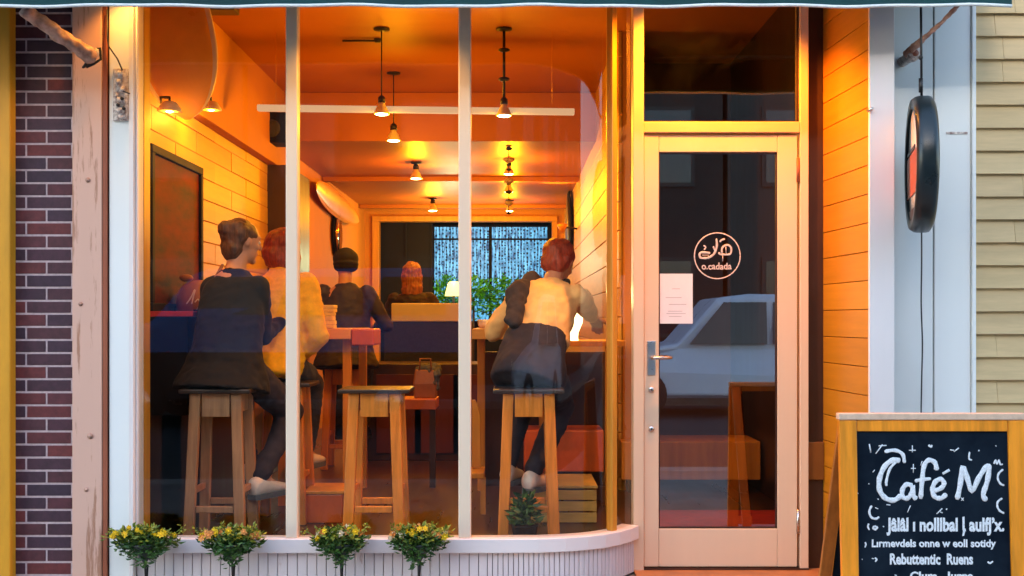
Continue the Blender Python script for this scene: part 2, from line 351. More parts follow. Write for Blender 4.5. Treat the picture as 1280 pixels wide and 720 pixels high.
# left wall: staggered wide boards below, plaster above
mb = MB(); h = .135; z = FL; r = 0
while z < 2.5:
    y = .06 - (r % 2) * .42
    while y < 3.7:
        mb.box((WX0-.02, max(y,.06)+.003, z+.003), (WX0+random.uniform(-.001,.004), min(y+.84,3.7)-.003, min(z+h,2.5)-.003)); y += .84
    z += h; r += 1
mb2 = MB().box((WX0-.12,.05,FL), (WX0-.0045,9.5,CE))
tag(mb2.build('wall', 'plaster'), kind='structure')
lw = mb.build('wall_boarding', 'wallplank', bevel=.002); tag(lw, kind='structure')
tag(MB().box((WX0-.004,.05,2.5), (WX0+.075,4.6,CE)).build('wall_upper', 'plaster', bevel=.004), kind='structure')
tag(MB().box((WX0-.004,3.7,FL), (WX0+.17,4.6,2.5)).build('wall_column', 'darkwood', bevel=.004), kind='structure')
# right wall with boards
mb = MB(); z = FL; r = 0; h = .19
while z < CE:
    mb.box((WX1+random.uniform(-.003,.001), 2.1, z+.003), (WX1+.03, 9.5, min(z+h,CE)-.003)); z += h
tag(mb.build('wall_boarding', 'wallplank', bevel=.003), kind='structure')
tag(MB().box((WX1+.02,2.1,FL), (WX1+.12,9.5,CE)).build('wall', 'plaster'), kind='structure')
# small lobby behind the door
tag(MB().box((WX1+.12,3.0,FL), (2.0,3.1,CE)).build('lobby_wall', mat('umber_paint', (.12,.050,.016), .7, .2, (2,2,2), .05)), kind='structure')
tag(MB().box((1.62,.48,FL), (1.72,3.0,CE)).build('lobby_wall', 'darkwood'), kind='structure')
# back wall with wide opening
bx0, bx1 = X(474,BY), X(690,BY)
mb = MB().box((WX0-.1,BY,Z(277,BY)), (WX1+.1,BY+.14,CE)).box((WX0-.1,BY,FL), (bx0,BY+.14,Z(277,BY))).box((bx1,BY,FL), (WX1+.1,BY+.14,Z(277,BY)))
tag(mb.build('back_wall', 'plaster', bevel=.004), kind='structure')
t = thing('doorway_trim', (0,BY,FL), 'varnished pine casing round the wide opening at the back of the room', 'door frame')
mb = MB().box((bx0-.09,BY-.04,FL), (bx0,BY-.002,Z(277,BY))).build('jamb', 'frame_orange', t, bevel=.004)
MB().box((bx1,BY-.04,FL), (bx1+.07,BY-.002,Z(277,BY))).build('jamb', 'frame_orange', t, bevel=.004)
MB().box((bx0-.09,BY-.045,Z(277,BY)), (bx1+.07,BY-.002,Z(277,BY)+.07)).build('lintel', 'frame_orange', t, bevel=.004)
# outer box of the room so no daylight leaks in
tag(MB().box((-2.3,12.4,FL), (2.0,12.5,CE)).build('rear_wall', 'black'), kind='structure')
tag(MB().box((bx0-.3,BY+.14,FL), (bx0-.2,12.4,CE)).build('rear_wall', 'black'), kind='structure')
tag(MB().box((bx1+.5,BY+.14,FL), (bx1+.6,12.4,CE)).build('rear_wall', 'black'), kind='structure')
tag(MB().box((-2.3,9.7,CE), (2.0,12.5,CE+.1)).build('ceiling', 'black'), kind='structure')

# garden window at the back: daylight behind a bead curtain, plants below
GY = 10.2; gx0, gx1 = X(541,GY), X(686,GY); gz0, gz1 = Z(402,GY), Z(281,GY)
gw = thing('garden_window', ((gx0+gx1)/2,GY,gz0), 'bright blue white window at the far end of the room with dark bars', 'window')
pale = emis('daylit_pane', (.36,.72,1), 1.0)
nt2 = pale.node_tree; N_, L_ = nt2.nodes, nt2.links
pale.node_tree.nodes['Principled BSDF'].inputs['Emission Strength'].default_value = .30
tc_ = N_.new('ShaderNodeTexCoord'); mp_ = N_.new('ShaderNodeMapping'); mp_.inputs['Scale'].default_value = (34,34,7); n_ = N_.new('ShaderNodeTexNoise'); n_.inputs['Detail'].default_value = 5; n_.inputs['Scale'].default_value = 1
L_.new(tc_.outputs['Object'], mp_.inputs[0]); L_.new(mp_.outputs[0], n_.inputs['Vector']); cr_ = N_.new('ShaderNodeValToRGB')
cr_.color_ramp.elements[0].position = .38; cr_.color_ramp.elements[0].color = (.0,.09,.24,1); cr_.color_ramp.elements[1].position = .62; cr_.color_ramp.elements[1].color = (.16,.58,1,1)
L_.new(n_.outputs['Fac'], cr_.inputs[0]); L_.new(cr_.outputs[0], N_['Principled BSDF'].inputs['Emission Color'])
MB().box((gx0,GY+.03,gz0), (gx1,GY+.04,gz1)).build('pane', pale, gw)
mb = MB()
for px in (541,613,686): mb.box((X(px,GY)-.022,GY-.02,gz0), (X(px,GY)+.022,GY+.025,gz1))
mb.box((gx0,GY-.018,gz1-.03), (gx1,GY+.023,gz1)).box((gx0,GY-.018,Z(299,GY)-.012), (gx1,GY+.023,Z(299,GY)+.012)).box((gx0,GY-.018,gz0-.03), (gx1,GY+.023,gz0+.01))
mb.build('frame', 'black', gw)
tag(MB().box((WX0,GY+.045,FL), (gx0-.001,GY+.12,CE)).box((gx1+.001,GY+.045,FL), (2,GY+.12,CE)).box((gx0-.001,GY+.045,FL), (gx1+.001,GY+.12,gz0)).box((gx0-.001,GY+.045,gz1), (gx1+.001,GY+.12,CE)).build('garden_wall', 'black'), kind='structure')
bc = thing('bead_curtain', ((gx0+gx1)/2,GY-.1,gz1), 'bead curtain of dark strands hanging before the bright back window', 'curtain')
mb = MB(); x = gx0 + .02
while x < gx1:
    z = gz1 - .02
    L = random.uniform(.75, 1.15)
    while z > gz1 - L:
        s_ = random.uniform(.006,.013); mb.box((x-s_,GY-.1-s_,z-random.uniform(.012,.03)), (x+s_,GY-.1+s_,z)); z -= random.uniform(.035,.075)
    mb.box((x-.0025,GY-.1025,gz1-L), (x+.0025,GY-.0975,gz1)); x += random.uniform(.035,.06)
mb.build('strands', 'black', bc)
MB().tube([(gx0,GY-.1,gz1-.01),(gx1,GY-.1,gz1-.01)], .012).build('rail', 'black', bc)
leaf_lit = mat('bright_leaf', (.06,.40,.03), .5, .5, (12,12,12), .1)
def foliage(name, c, rad, n, size, mt, parent, up=.3, seed=1, fn=None):
    rnd = random.Random(seed); mb = MB(); c = Vector(c)
    for i in range(n):
        v = Vector((rnd.gauss(0,1), rnd.gauss(0,1), rnd.gauss(0,1))).normalized() * (rnd.random() ** .45)
        p = c + Vector((v.x*rad[0], v.y*rad[1], v.z*rad[2]))
        if fn and not fn(p): continue
        a = rnd.uniform(0, 6.28); dr = (Vector((math.cos(a), math.sin(a), rnd.uniform(-.3,.9))) + v * .6).normalized()
        sd = dr.cross(Vector((rnd.uniform(-1,1), rnd.uniform(-1,1), 1))).normalized(); L = size * rnd.uniform(.6,1.3); nr = dr.cross(sd) * L * .12
        mb.add([p, p+dr*L*.45+sd*L*.24+nr, p+dr*L, p+dr*L*.45-sd*L*.24+nr, p+dr*L*.5-nr*.2], [(0,1,4),(1,2,4),(2,3,4),(3,0,4)], False)
    return mb.build(name, mt, parent, fix=False)
for k, (px, w_) in enumerate(((560,.24),(592,.30),(630,.34),(668,.28))):
    pc = P(px, 372, GY-.25)
    lab = ['leftmost green houseplant under the blue back window','second green houseplant from the left below the bead curtain','tall green houseplant right of the centre under the back window','rightmost green houseplant by the blue back window'][k]
    tp = thing('houseplant', (pc.x,GY-.25,FL), lab, 'plant', 'houseplants below the back window')
    foliage('foliage', pc, (w_,.14,.30), 420, .09, leaf_lit, tp, seed=40+k)
    MB().lathe((pc.x,GY-.25,FL), [(.10,0),(.13,.28),(.14,.3),(.12,.3)]).build('pot', 'tan', tp)
    MB().tube([(pc.x,GY-.25,FL+.3),(pc.x,GY-.25,pc.z)], .015).build('stem', 'darkwood', tp)
t = thing('folding_screen', P(505,400,BY+.3), 'near black panel screen left of the bright back window', 'screen')
MB().box((X(470,BY+.3),BY+.28,FL), (X(541,BY+.3),BY+.32,2.75)).build('panel', 'black', t, bevel=.004)
for px in (474,507,539): MB().box((X(px,BY+.25)-.015,BY+.25,FL), (X(px,BY+.25)+.015,BY+.278,2.72)).build('stile', 'black', t, bevel=.002)

# ------------------------------------------------------------------ facade, left to right
YT = 3.6
t = MB().box((-2.75,-.06,0), (X(12.5,-.06),.25,YT)).build('ochre_post', 'ochre', bevel=.006)
tag(t, 'ochre yellow painted post at the far left edge of the brick', 'post')
bw = thing('brick_pier', (-2.18,0,0), 'dark red and plum brick pier with pale mortar between yellow post and pale timber', 'brick wall')
bx0_, bx1_ = X(11,0), X(92,0)
MB().box((bx0_-.05,-.0015,0), (bx1_,.28,YT)).build('mortar_bed', 'mortar', bw)
mb = MB(); ch = 16.33/270; z = Z(720,0) - 2*ch - .0
z0 = Z(16.6+.0,0); z = z0 - 60*ch; r = 0
while z < YT - .05:
    if z > -.02:
        L = .211; ph = X(33,0) if r % 2 else X(58.5,0)
        x = ph - 3*L
        while x < bx1_:
            a, b = max(x+.0042, bx0_-.04), min(x+L-.0042, bx1_-.004)
            if b - a > .015:
                j = random.uniform(0,.0025); mb.box((a,-.0035-j*.6,max(z,0)+.0048), (b,.05,z+ch-.0048))
            x += L
    z += ch; r += 1
mb.build('bricks', 'brick', bw, bevel=.0022)
pb = thing('timber_pilaster', (-1.96,0,0), 'washed pinkish pine board beside the brick, with knots and peeling', 'timber board')
mb = MB(); xa, xb = X(90,-.03), X(127,-.03)
mb.box((xa,-.03,0), (xb,.1,YT)).build('board', 'pink_board', pb, bevel=.004)
MB().box((xb+.002,-.024,0), (X(133.5,-.024),.1,YT)).build('edge_strip', 'redbrown', pb, bevel=.002)
MB().box((X(134,0)-.004,-.008,0), (X(137.2,0),.1,YT)).build('shadow_groove', 'black', pb)
for (px, py, a) in ((110,225,.012),(113,545,.014),(108,612,.010),(101,380,.010)):
    c = P(px,py,-.031); MB().lathe((c.x,-.0335,c.z), [(a,.0),(a*.7,.0028),(0,.003)], 14, 'y').build('knot', 'rusty', pb)
wp = thing('white_post', (-1.80,0,0), 'cool white painted post between the pine board and the left window', 'post')
MB().box((X(137.2,0)+.001,-.012,0), (X(163,0),.12,YT)).build('post_board', 'white_post', wp, bevel=.004)
MB().box((X(163,0)+.002,-.028,0), (X(166.5,0),.1,YT)).build('bead', 'white_trim', wp, bevel=.003)
MB().box((X(166.5,0)+.002,-.040,0), (X(170.5,0),.1,YT)).build('bead', 'white_trim', wp, bevel=.003)

# shop window that bows back towards the door
SZ = .243; TOPZ = 2.95
path = [(-1.735,0),(-1.2,0),(-.6,0),(-.05,0),(.12,.006),(.24,.028),(.34,.062),(.42,.105),(.49,.165),(.545,.235),(.593,.315)]
def along(p, off):
    out = []
    for i, q in enumerate(p):
        a, b = Vector(p[max(i-1,0)]), Vector(p[min(i+1,len(p)-1)]); t_ = (b - a).normalized(); n_ = Vector((t_.y, -t_.x)); out.append(Vector(q) + n_ * off)
    return out
def ribbon(mb, p, o1, o2, z0, z1, smooth=False):
    A, B = along(p, o1), along(p, o2)
    rings = [[(a.x,a.y,z0),(b.x,b.y,z0),(b.x,b.y,z1),(a.x,a.y,z1)] for a, b in zip(A, B)]
    return mb.loft(rings, True, smooth)
sw = thing('shop_window', (-.55,0,0), 'large bowed shop window with three tall panes in cream frames', 'shop window')
ribbon(MB(), path, .035, -.06, SZ-.066, SZ).build('sill', 'white_trim', sw, bevel=.004)
ribbon(MB(), path, .030, -.05, TOPZ, TOPZ+.08).build('head_frame', 'cream', sw)
MB().box((X(170.5,0)+.001,-.014,SZ), (X(173,0),.05,TOPZ)).build('side_frame', 'white_trim', sw, bevel=.002)
for a, b in ((357,371.5),(573,588.5)):
    MB().box((X(a,-.02),-.02,SZ), (X(b,-.02),.05,TOPZ)).build('mullion', 'cream', sw, bevel=.005)
def pane(p, z0, z1, mt, parent):
    mb = MB(); A = along(p, 0); rings = [[(a.x,a.y,z0),(a.x,a.y,z1)] for a in A]
    vs = [q for r_ in rings for q in r_]; fs = [(2*i,2*i+2,2*i+3,2*i+1) for i in range(len(A)-1)]
    return mb.add(vs, fs, True).build('pane', mt, parent, fix=False)
pane([(X(173,0),.012),(X(358,0),.012)], SZ, TOPZ, 'glass', sw)
pane([(X(371,0),.012),(X(574,0),.012)], SZ, TOPZ, 'glass', sw)
pane([(X(588,0),.012),(-.05,.012),(.12,.018),(.24,.04),(.34,.072),(.42,.115),(.475,.16)], SZ, TOPZ, 'glass', sw)
MB().bar((.478,.168,SZ), (.478,.168,TOPZ), .036, .036, up=(.6,.6,0)).build('corner_post', 'frame_orange', sw, bevel=.004)
pane([(.49,.18),(.545,.245),(.585,.315)], SZ, TOPZ, 'glass', sw)
# beadboard stall riser below the sill
sr = thing('stall_riser', (-.55,0,0), 'white beadboard stall riser of narrow upright boards under the shop window', 'panelling')
mb = MB(); segs = []
D = [0]
for i in range(1, len(path)): D.append(D[-1] + (Vector(path[i]) - Vector(path[i-1])).length)
def at_d(d_, off):
    A = along(path, off)
    for i in range(1, len(D)):
        if d_ <= D[i] or i == len(D)-1:
            f = (d_ - D[i-1]) / (D[i] - D[i-1]); return A[i-1].lerp(A[i], f)
d_ = 0; k = 0
while d_ < D[-1] - .012:
    wd = .044 if d_ < 1.62 else .024
    wd *= random.uniform(.93, 1.05); e = min(d_ + wd, D[-1]); o_ = .008 + random.uniform(-.0012,.0012)
    a, b, c, dd = at_d(d_+.0014, o_), at_d(e-.0014, o_), at_d(e-.0014, -.02), at_d(d_+.0014, -.02)
    mb.hexa([(a.x,a.y,.012),(b.x,b.y,.012),(c.x,c.y,.012),(dd.x,dd.y,.012),(a.x,a.y,SZ-.068),(b.x,b.y,SZ-.068),(c.x,c.y,SZ-.068),(dd.x,dd.y,SZ-.068)]); d_ = e
mb.build('boards', 'bead', sr, bevel=.003)
ribbon(MB(), path, -.021, -.045, 0, SZ-.067).build('backing', 'darkwood', sr)
MB().box((-1.736,.05,0), (.2,.058,SZ-.07)).build('backing', 'darkwood', sr)

# door in its recess
DY = .34
dr = thing('cafe_door', (X(900,DY),DY,.02), 'pale wooden cafe door with one tall glass pane, lever handle and round logo', 'door')
x0, x1, x2, x3 = X(805,DY), X(823.5,DY), X(972,DY), X(996.5,DY); zt, zg1, zg0, zb = Z(169,DY), Z(190,DY), Z(661,DY), Z(708.5,DY)
MB().box((x0,DY,zb), (x1,DY+.045,zt)).build('stile', 'doorwood', dr, bevel=.003)
MB().box((x2,DY,zb), (x3,DY+.045,zt)).build('stile', 'doorwood', dr, bevel=.003)
MB().box((x1+.001,DY+.001,zb), (x2-.001,DY+.044,zg0)).build('rail', 'doorwood', dr, bevel=.003)
MB().box((x1+.001,DY+.001,zg1), (x2-.001,DY+.044,zt)).build('rail', 'doorwood', dr, bevel=.003)
gp = MB().add([(x1,DY+.02,zg0),(x2,DY+.02,zg0),(x2,DY+.02,zg1),(x1,DY+.02,zg1)], [(0,1,2,3)]).build('glass_pane', 'door_glass', dr, fix=False)
bd = MB()
for a, b in (((x1,zg0),(x1+.006,zg1)), ((x2-.006,zg0),(x2,zg1))): bd.box((a[0],DY+.008,a[1]), (b[0],DY+.03,b[1]))
bd.box((x1+.006,DY+.008,zg0), (x2-.006,DY+.03,zg0+.006)).box((x1+.006,DY+.008,zg1-.006), (x2-.006,DY+.03,zg1)); bd.build('glazing_bead', 'darkwood', dr)
hp = MB().box((X(809,DY),DY-.006,Z(469,DY)), (X(819.5,DY),DY-.0005,Z(426,DY))).build('handle_plate', 'steel', dr, bevel=.002)
c = P(814,447,DY); lv = MB().tube([(c.x,DY-.006,c.z),(c.x,DY-.05,c.z),(c.x+.012,DY-.055,c.z),(c.x+.095,DY-.055,c.z+.002)], [.009,.009,.009,.008]).build('lever', 'steel', hp)
for py in (487,536):
    c = P(814,py,DY); k_ = MB().lathe((c.x,DY-.010,c.z), [(.0,0),(.013,0),(.015,.0035),(.015,.0095)], 18, 'y').build('lock', 'steel', dr)
    MB().box((c.x-.0015,DY-.0125,c.z-.006), (c.x+.0015,DY-.0098,c.z+.006)).build('keyhole', 'black', k_)
for a, b in ((198,228),(637,667)):
    MB().tube([(x3+.003,DY-.006,Z(b,DY)),(x3+.003,DY-.006,Z(a,DY))], .0085).build('hinge', 'redbrown' if a < 300 else 'steel', dr)
def DG(px, py, lift): v = P(px, py, DY+.018); v.y -= lift; return v
# logo on the glass
def LC(lst): return [(860 + a/9, 280 + b/9) for a, b in lst]
ring = [(896.7 + 28.6*math.cos(t_), 319.8 + 28.6*math.sin(t_)) for t_ in [2*math.pi*i/48 for i in range(49)]]
strokes('logo', [(.75, ring), (.95, LC([(175,240),(200,262),(180,292)])), (1.35, LC([(250,330),(215,322),(150,320),(130,345),(140,378),(180,385),(232,378),(285,345),(312,300),(326,240),(320,165)])),
    (1.0, LC([(285,250),(296,285),(312,300)])), (.9, LC([(225,350),(235,395)])), (1.2, LC([(360,205),(375,182),(418,168)])),
    (1.25, LC([(385,330),(382,280),(410,245),(460,240),(487,280),(478,335),(430,345),(360,340),(352,318)])), (.9, LC([(425,255),(430,338)])), (.9, LC([(392,345),(390,418)])), (.8, LC([(160,350),(232,350)]))],
    DG, 'logo', gp, flat=.2, px2m=.004, k=3)
text_mesh('logo_lettering', 'o.cadada', DG, 'logo', gp, 877, 914.5, 328.5, 337, .0008, .02)
pn = MB().box((X(824.5,DY),DY+.0145,Z(404.5,DY)), (X(866.5,DY),DY+.0155,Z(342,DY))).build('paper_notice', 'paper')
tag(pn, 'white printed paper notice taped to the door glass beside the handle', 'notice')
WL[pn] = Vector()
def DG2(px, py, lift): v = P(px, py, DY+.0145); v.y -= lift; return v
mb = MB()
for py, a, b in ((361,840,850),(372,832,852),(380.5,836,858),(389,835,853),(392,833,857),(395.5,836,852)):
    p, q = DG2(a,py,0), DG2(b,py,0); mb.box((p.x,p.y-.0006,p.z-.0012), (q.x,p.y-.0001,q.z+.0012))
mb.build('printed_lines', 'print', pn)
# frame and transom
df = thing('door_frame', (X(900,DY),DY,.02), 'orange lit pine door frame with a glazed transom light above the door', 'door frame')
MB().box((.598,DY-.02,.012), (x0-.003,DY+.08,TOPZ)).build('jamb', 'doorwood', df, bevel=.003)
MB().box((x3+.012,DY-.012,.012), (X(1010,DY),DY+.08,TOPZ)).build('jamb', 'doorwood', df, bevel=.003)
MB().box((x0-.002,DY-.012,Z(166,DY)), (x3+.011,DY+.08,Z(152.5,DY))).build('transom_bar', 'doorwood', df, bevel=.003)
MB().box((x0-.002,DY+.0,TOPZ), (x3+.011,DY+.08,TOPZ+.1)).build('head', 'doorwood', df)
MB().add([(x0-.003,DY+.03,Z(152.5,DY)),(x3+.012,DY+.03,Z(152.5,DY)),(x3+.012,DY+.03,TOPZ),(x0-.003,DY+.03,TOPZ)], [(0,1,2,3)]).build('transom_pane', 'door_glass', df, fix=False)
mb = MB().box((x0-.002,DY+.012,Z(152.5,DY)), (x3+.011,DY+.022,Z(152.5,DY)+.008)).box((x3+.0,DY+.012,Z(152.5,DY)), (x3+.011,DY+.022,TOPZ)); mb.build('glazing_bead', 'darkwood', df)
t = thing('side_panel', (X(1020,DY),DY,0), 'narrow dark brown glazed strip between the door frame and the orange boards', 'panel')
MB().box((X(1010,DY)+.001,DY+.03,.012), (X(1031,DY),DY+.06,TOPZ)).build('board', 'darkwood', t)
MB().box((X(1010,DY)+.001,DY+.012,Z(600,DY)), (X(1031,DY),DY+.029,Z(553,DY))).build('rail', mat('amber_brown', (.20,.065,.006), .5, .2, (10,10,3), .1), t, bevel=.002)
tag(MB().box((.60,.0,.004), (1.72,.45,.017)).build('recess_floor', 'tile'), kind='structure')
MBs = MB().box((.6,DY-.015,.017), (X(1010,DY),DY+.08,.026)); tag(MBs.build('doorstep', 'darkwood'), 'thin dark threshold strip under the pale cafe door', 'threshold')
# recess side: pilaster with boards on its left cheek
pw = thing('boarded_pilaster', (1.62,0,0), 'pilaster right of the door with orange varnished boards on its cheek and a peach front', 'pilaster')
xa, xb = X(1031,DY), X(1085.5,-.2)
mb = MB(); z = .012; h = .1285; xm = xb; 
while z < YT:
    zz = min(z+h, YT)
    mb.hexa([(xa,DY+.05,z+.0016),(xb,-.199,z+.0016),(xb+.02,-.199,z+.0016),(xa+.02,DY+.05,z+.0016),(xa,DY+.05,zz-.0016),(xb,-.199,zz-.0016),(xb+.02,-.199,zz-.0016),(xa+.02,DY+.05,zz-.0016)]); z += h
mb.build('cheek_boards', 'recessplank', pw, bevel=.002)
MB().hexa([(xa+.021,DY+.06,.0),(xb+.018,-.197,0),(X(1118,-.2)-.002,-.197,0),(X(1118,-.2)-.002,DY+.06,0),(xa+.021,DY+.06,YT),(xb+.018,-.197,YT),(X(1118,-.2)-.002,-.197,YT),(X(1118,-.2)-.002,DY+.06,YT)]).build('core', 'darkwood', pw)
MB().box((xb-.002,-.222,0), (X(1118,-.22),-.2,YT)).build('front_board', 'peach' if 'peach' in M else 'white_trim', pw, bevel=.003)
t = thing('white_boards', (1.95,0,0), 'pair of cool white painted boards behind the hanging round sign', 'boards')
MB().box((X(1112,0),.0,0), (X(1167,0)-.0025,.1,YT)).build('board', 'white_post', t, bevel=.004)
MB().box((X(1167,0)+.0025,-.004,0), (X(1213,0),.1,YT)).build('board', 'white_post', t, bevel=.004)
MB().box((X(1213,0)+.002,-.016,0), (X(1218.5,0),.1,YT)).build('corner_bead', 'white_post', t, bevel=.003)
MB().box((X(1182,0),-.0075,Z(168,0)), (X(1209,0),-.0045,Z(165,0))).build('notch_trim', 'castwhite', t, bevel=.001)
t = thing('clapboard_siding', (2.5,0,0), 'beige horizontal clapboard siding at the right edge behind the chalkboard', 'siding')
mb = MB(); cs = 28.65/270; z = Z(217,0) - 40*cs
while z < YT:
    if z > -.1:
        jx = X(1219,0) + random.choice((.12,.21,.6,.9,1.1)) + random.uniform(-.03,.03); w_ = random.uniform(-.0012,.0012)
        for u0, u1 in ((X(1219,0), jx-.0008), (jx+.0008, 3.6)):
            q_ = random.uniform(-.0008,.0008); mb.hexa([(u0,-.005+q_,z+w_),(u1,-.005+q_,z-w_),(u1,.06,z),(u0,.06,z),(u0,.016,z+cs+.008),(u1,.016,z+cs+.008),(u1,.06,z+cs+.008),(u0,.06,z+cs+.008)])
    z += cs
mb.build('boards', 'siding', t)
MB().box((X(1219,0),.061,0), (3.6,.2,YT)).build('sheathing', 'darkwood', t)
# upper wall and solid sides so the room is closed
tag(MB().box((-2.75,.06,YT), (3.6,.3,6.5)).build('upper_wall', 'farstone'), kind='structure')
tag(MB().box((-1.736,.0,TOPZ+.081), (.60,.2,YT)).box((.60,.0,TOPZ+.11), (1.56,.3,YT)).build('lintel', 'darkwood'), kind='structure')
tag(MB().box((.62,.01,3.04), (1.56,.33,3.06)).build('recess_soffit', 'ceiling'), kind='structure')
tag(MB().box((-2.3,.1,FL), (WX0-.125,.2,CE+.1)).build('wall_return', 'plaster'), kind='structure')
tag(MB().box((-2.0,.101,FL), (-1.737,.16,CE)).build('window_reveal', 'frame_orange'), kind='structure')
tag(MB().box((-2.4,.1,CE+.1), (3.6,12.6,CE+.16)).build('roof', 'asphalt'), kind='structure')
# posts of varnished timber just inside the glass
t = MB().box((X(758,.45),.43,FL), (X(771,.45),.47,CE)).build('inner_post', 'frame_orange', bevel=.004); tag(t, 'varnished orange pine post standing inside the window corner', 'post')
t = MB().box((-1.76,.11,SZ), (X(188,.2),.2,CE)).build('window_lining', 'frame_orange', bevel=.004); tag(t, 'brown timber lining inside the left edge of the shop window', 'lining')

# ------------------------------------------------------------------ awning
aw = thing('awning', (-.4,0,2.4), 'dark teal canvas awning across the top with a white scalloped edge', 'awning')
AY = -.5; ax0, ax1 = -3.1, X(1265,AY); zb = Z(5.5,AY)
mb = MB(); n = 90; top = []; 
fr = [(ax0 + (ax1-ax0)*i/n) for i in range(n+1)]
def wav(x): return .0035*math.sin(x*7.3+.6) + .002*math.sin(x*17.)
for i in range(n):
    a, b = fr[i], fr[i+1]
    mb.hexa([(a,AY,zb+wav(a)),(b,AY,zb+wav(b)),(b,AY+.006,zb+wav(b)),(a,AY+.006,zb+wav(a)),(a,AY,zb+.22),(b,AY,zb+.22),(b,AY+.006,zb+.22),(a,AY+.006,zb+.22)])
mb.build('valance', 'canvas', aw)
MB().tube([(x,AY+.003,zb+wav(x)-.004) for x in fr], .0072, 8).build('piping', 'piping', aw)
MB().hexa([(ax0,AY,zb+.22),(ax1,AY,zb+.22),(ax1,-.03,3.05),(ax0,-.03,3.05),(ax0,AY,zb+.226),(ax1,AY,zb+.226),(ax1,-.03,3.056),(ax0,-.03,3.056)]).build('canopy', 'canvas', aw)
MB().tube([(ax0,AY+.03,zb+.2),(ax1,AY+.03,zb+.2)], .018).build('front_bar', 'iron', aw)
MB().hexa([(ax0+.01,AY+.012,zb+.015),(ax1-.01,AY+.012,zb+.015),(ax1-.01,AY+.014,zb+.015),(ax0+.01,AY+.014,zb+.015),(ax0+.01,AY+.012,zb+.2),(ax1-.01,AY+.012,zb+.2),(ax1-.01,AY+.014,zb+.2),(ax0+.01,AY+.014,zb+.2)]).hexa([(ax0+.01,AY+.05,zb+.205),(ax1-.01,AY+.05,zb+.205),(ax1-.01,-.04,3.035),(ax0+.01,-.04,3.035),(ax0+.01,AY+.05,zb+.209),(ax1-.01,AY+.05,zb+.209),(ax1-.01,-.04,3.039),(ax0+.01,-.04,3.039)]).build('lining', 'black', aw)  # added black sheets that keep the lit canopy out of the glass reflections
# left arm: weathered, thick
lm = thing('awning_strut', P(122,72,-.04), 'thick weathered brown awning arm reaching down to the pine board at upper left', 'awning arm')
A0 = P(119,74,-.10); A1 = P(45,24,-.33); A2 = P(5,-6,-.46)
pts = []
for i in range(15):
    f = i/14; p = A0.lerp(A1, f*1.15) if f < .87 else A1.lerp(A2, (f-.87)*3); pts.append(p + Vector((random.uniform(-.004,.004), 0, random.uniform(-.005,.005))))
fused('arm', MB().tube(pts, [.022,.034,.038,.035,.036,.034,.035,.034,.034,.032,.032,.032,.031,.030,.028], 12), 'rusty', lm, .006, 3, .012, 14)
mb = MB().tube([P(112,80,-.07),P(104,84,-.1),P(108,79,-.12)], .006).tube([P(117,62,-.10),P(125,60,-.09),P(126,74,-.08),P(117,80,-.1),P(108,84,-.1)], .006); mb.build('bracket', 'iron', lm)
c = P(120,66,-.1); MB().ell(c, (.013,.02,.022)).build('knob', 'castwhite', lm)
# pulley fitting on the white post and its cord
pl = thing('awning_pulley', P(151,118,-.02), 'ornate chipped white cast pulley fitting screwed to the left white post', 'pulley')
mb = MB()
mb.box(P(142,86,-.014), P(160,151,-.024)); mb.build('back_plate', 'castwhite', pl, bevel=.004)
mb = MB()
for (px, py, rx, rz) in ((150,92,.012,.014),(148,103,.013,.02),(153,112,.011,.016),(151,126,.021,.017),(150,138,.020,.018),(152,146,.021,.013),(146,118,.008,.02)):
    mb.ell(P(px,py,-.036), (rx,.017,rz), 12, 8)
fused('cast_body', mb, 'castwhite', pl, .004, 2, .006, 60)
for px, py in ((152,123),(154,135),(147,131)):
    c = P(px,py,-.053); MB().lathe((c.x,c.y,c.z), [(.0,0),(.0075,0),(.0075,.012)], 14, 'y').build('bolt', 'iron', pl)
MB().tube([P(154,114,-.05),P(162,117,-.055)], .0035).build('hook', 'iron', pl)
t = MB().tube([P(134,12,-.04),P(134.3,48,-.05),P(136,58,-.05),P(147,74,-.05),P(153,88,-.045)], .0035, 8).build('pulley_cord', 'cable'); tag(t, 'thin dark cord running down the pine board to the cast pulley', 'cord')
# right arm
rm = thing('awning_strut', P(1130,75,-.03), 'slim rusty awning arm fixed to the white boards above the hanging sign', 'awning arm')
fused('arm', MB().tube([P(1132,68,-.12),P(1146,56,-.2),P(1158,45,-.32),P(1176,29,-.40),P(1200,4,-.47)], [.017,.016,.011,.010,.010], 12), 'rusty', rm, .004, 1, .004, 40)
c = P(1130,76,-.02); MB().lathe((c.x,-.16,c.z), [(.0,0),(.026,0),(.030,.01),(.030,.045),(.024,.05),(.024,.16)], 24, 'y').build('knuckle', 'castwhite', rm)
MB().lathe((c.x,-.166,c.z), [(.0,0),(.014,0),(.014,.01)], 16, 'y').build('bolt', 'redbrown', rm)

# ------------------------------------------------------------------ hanging round sign
sg = thing('hanging_sign', P(1152,206,-.35), 'round black drum sign hung edge-on in front of the white boards', 'sign')
C0 = P(1152,206,-.35); rad = .292
rot = Matrix.Rotation(R(-15), 3, 'Z')
def SGN(h, u, v): return C0 + rot @ Vector((h, u, v))
def lathe_s(prof, n=64):
    mb = MB(); rings = [[SGN(h, r_*math.cos(2*math.pi*k/n), r_*math.sin(2*math.pi*k/n)) for k in range(n)] for r_, h in prof]
    return mb.loft(rings, True, True)
W = .042
m_ = MB(); rings = []
n = 64; prof = [(rad-.055,-W+.012),(rad-.05,-W-.002),(rad-.014,-W-.004),(rad-.003,-W+.012),(rad,-W*.4),(rad,W*.4),(rad-.003,W-.012),(rad-.02,W),(rad-.055,W-.002),(rad-.056,W-.03),(rad-.056,-W+.02)]
rings = [[SGN(h, r_*math.cos(2*math.pi*k/n), r_*math.sin(2*math.pi*k/n)) for k in range(n)] for r_, h in prof + prof[:1]]
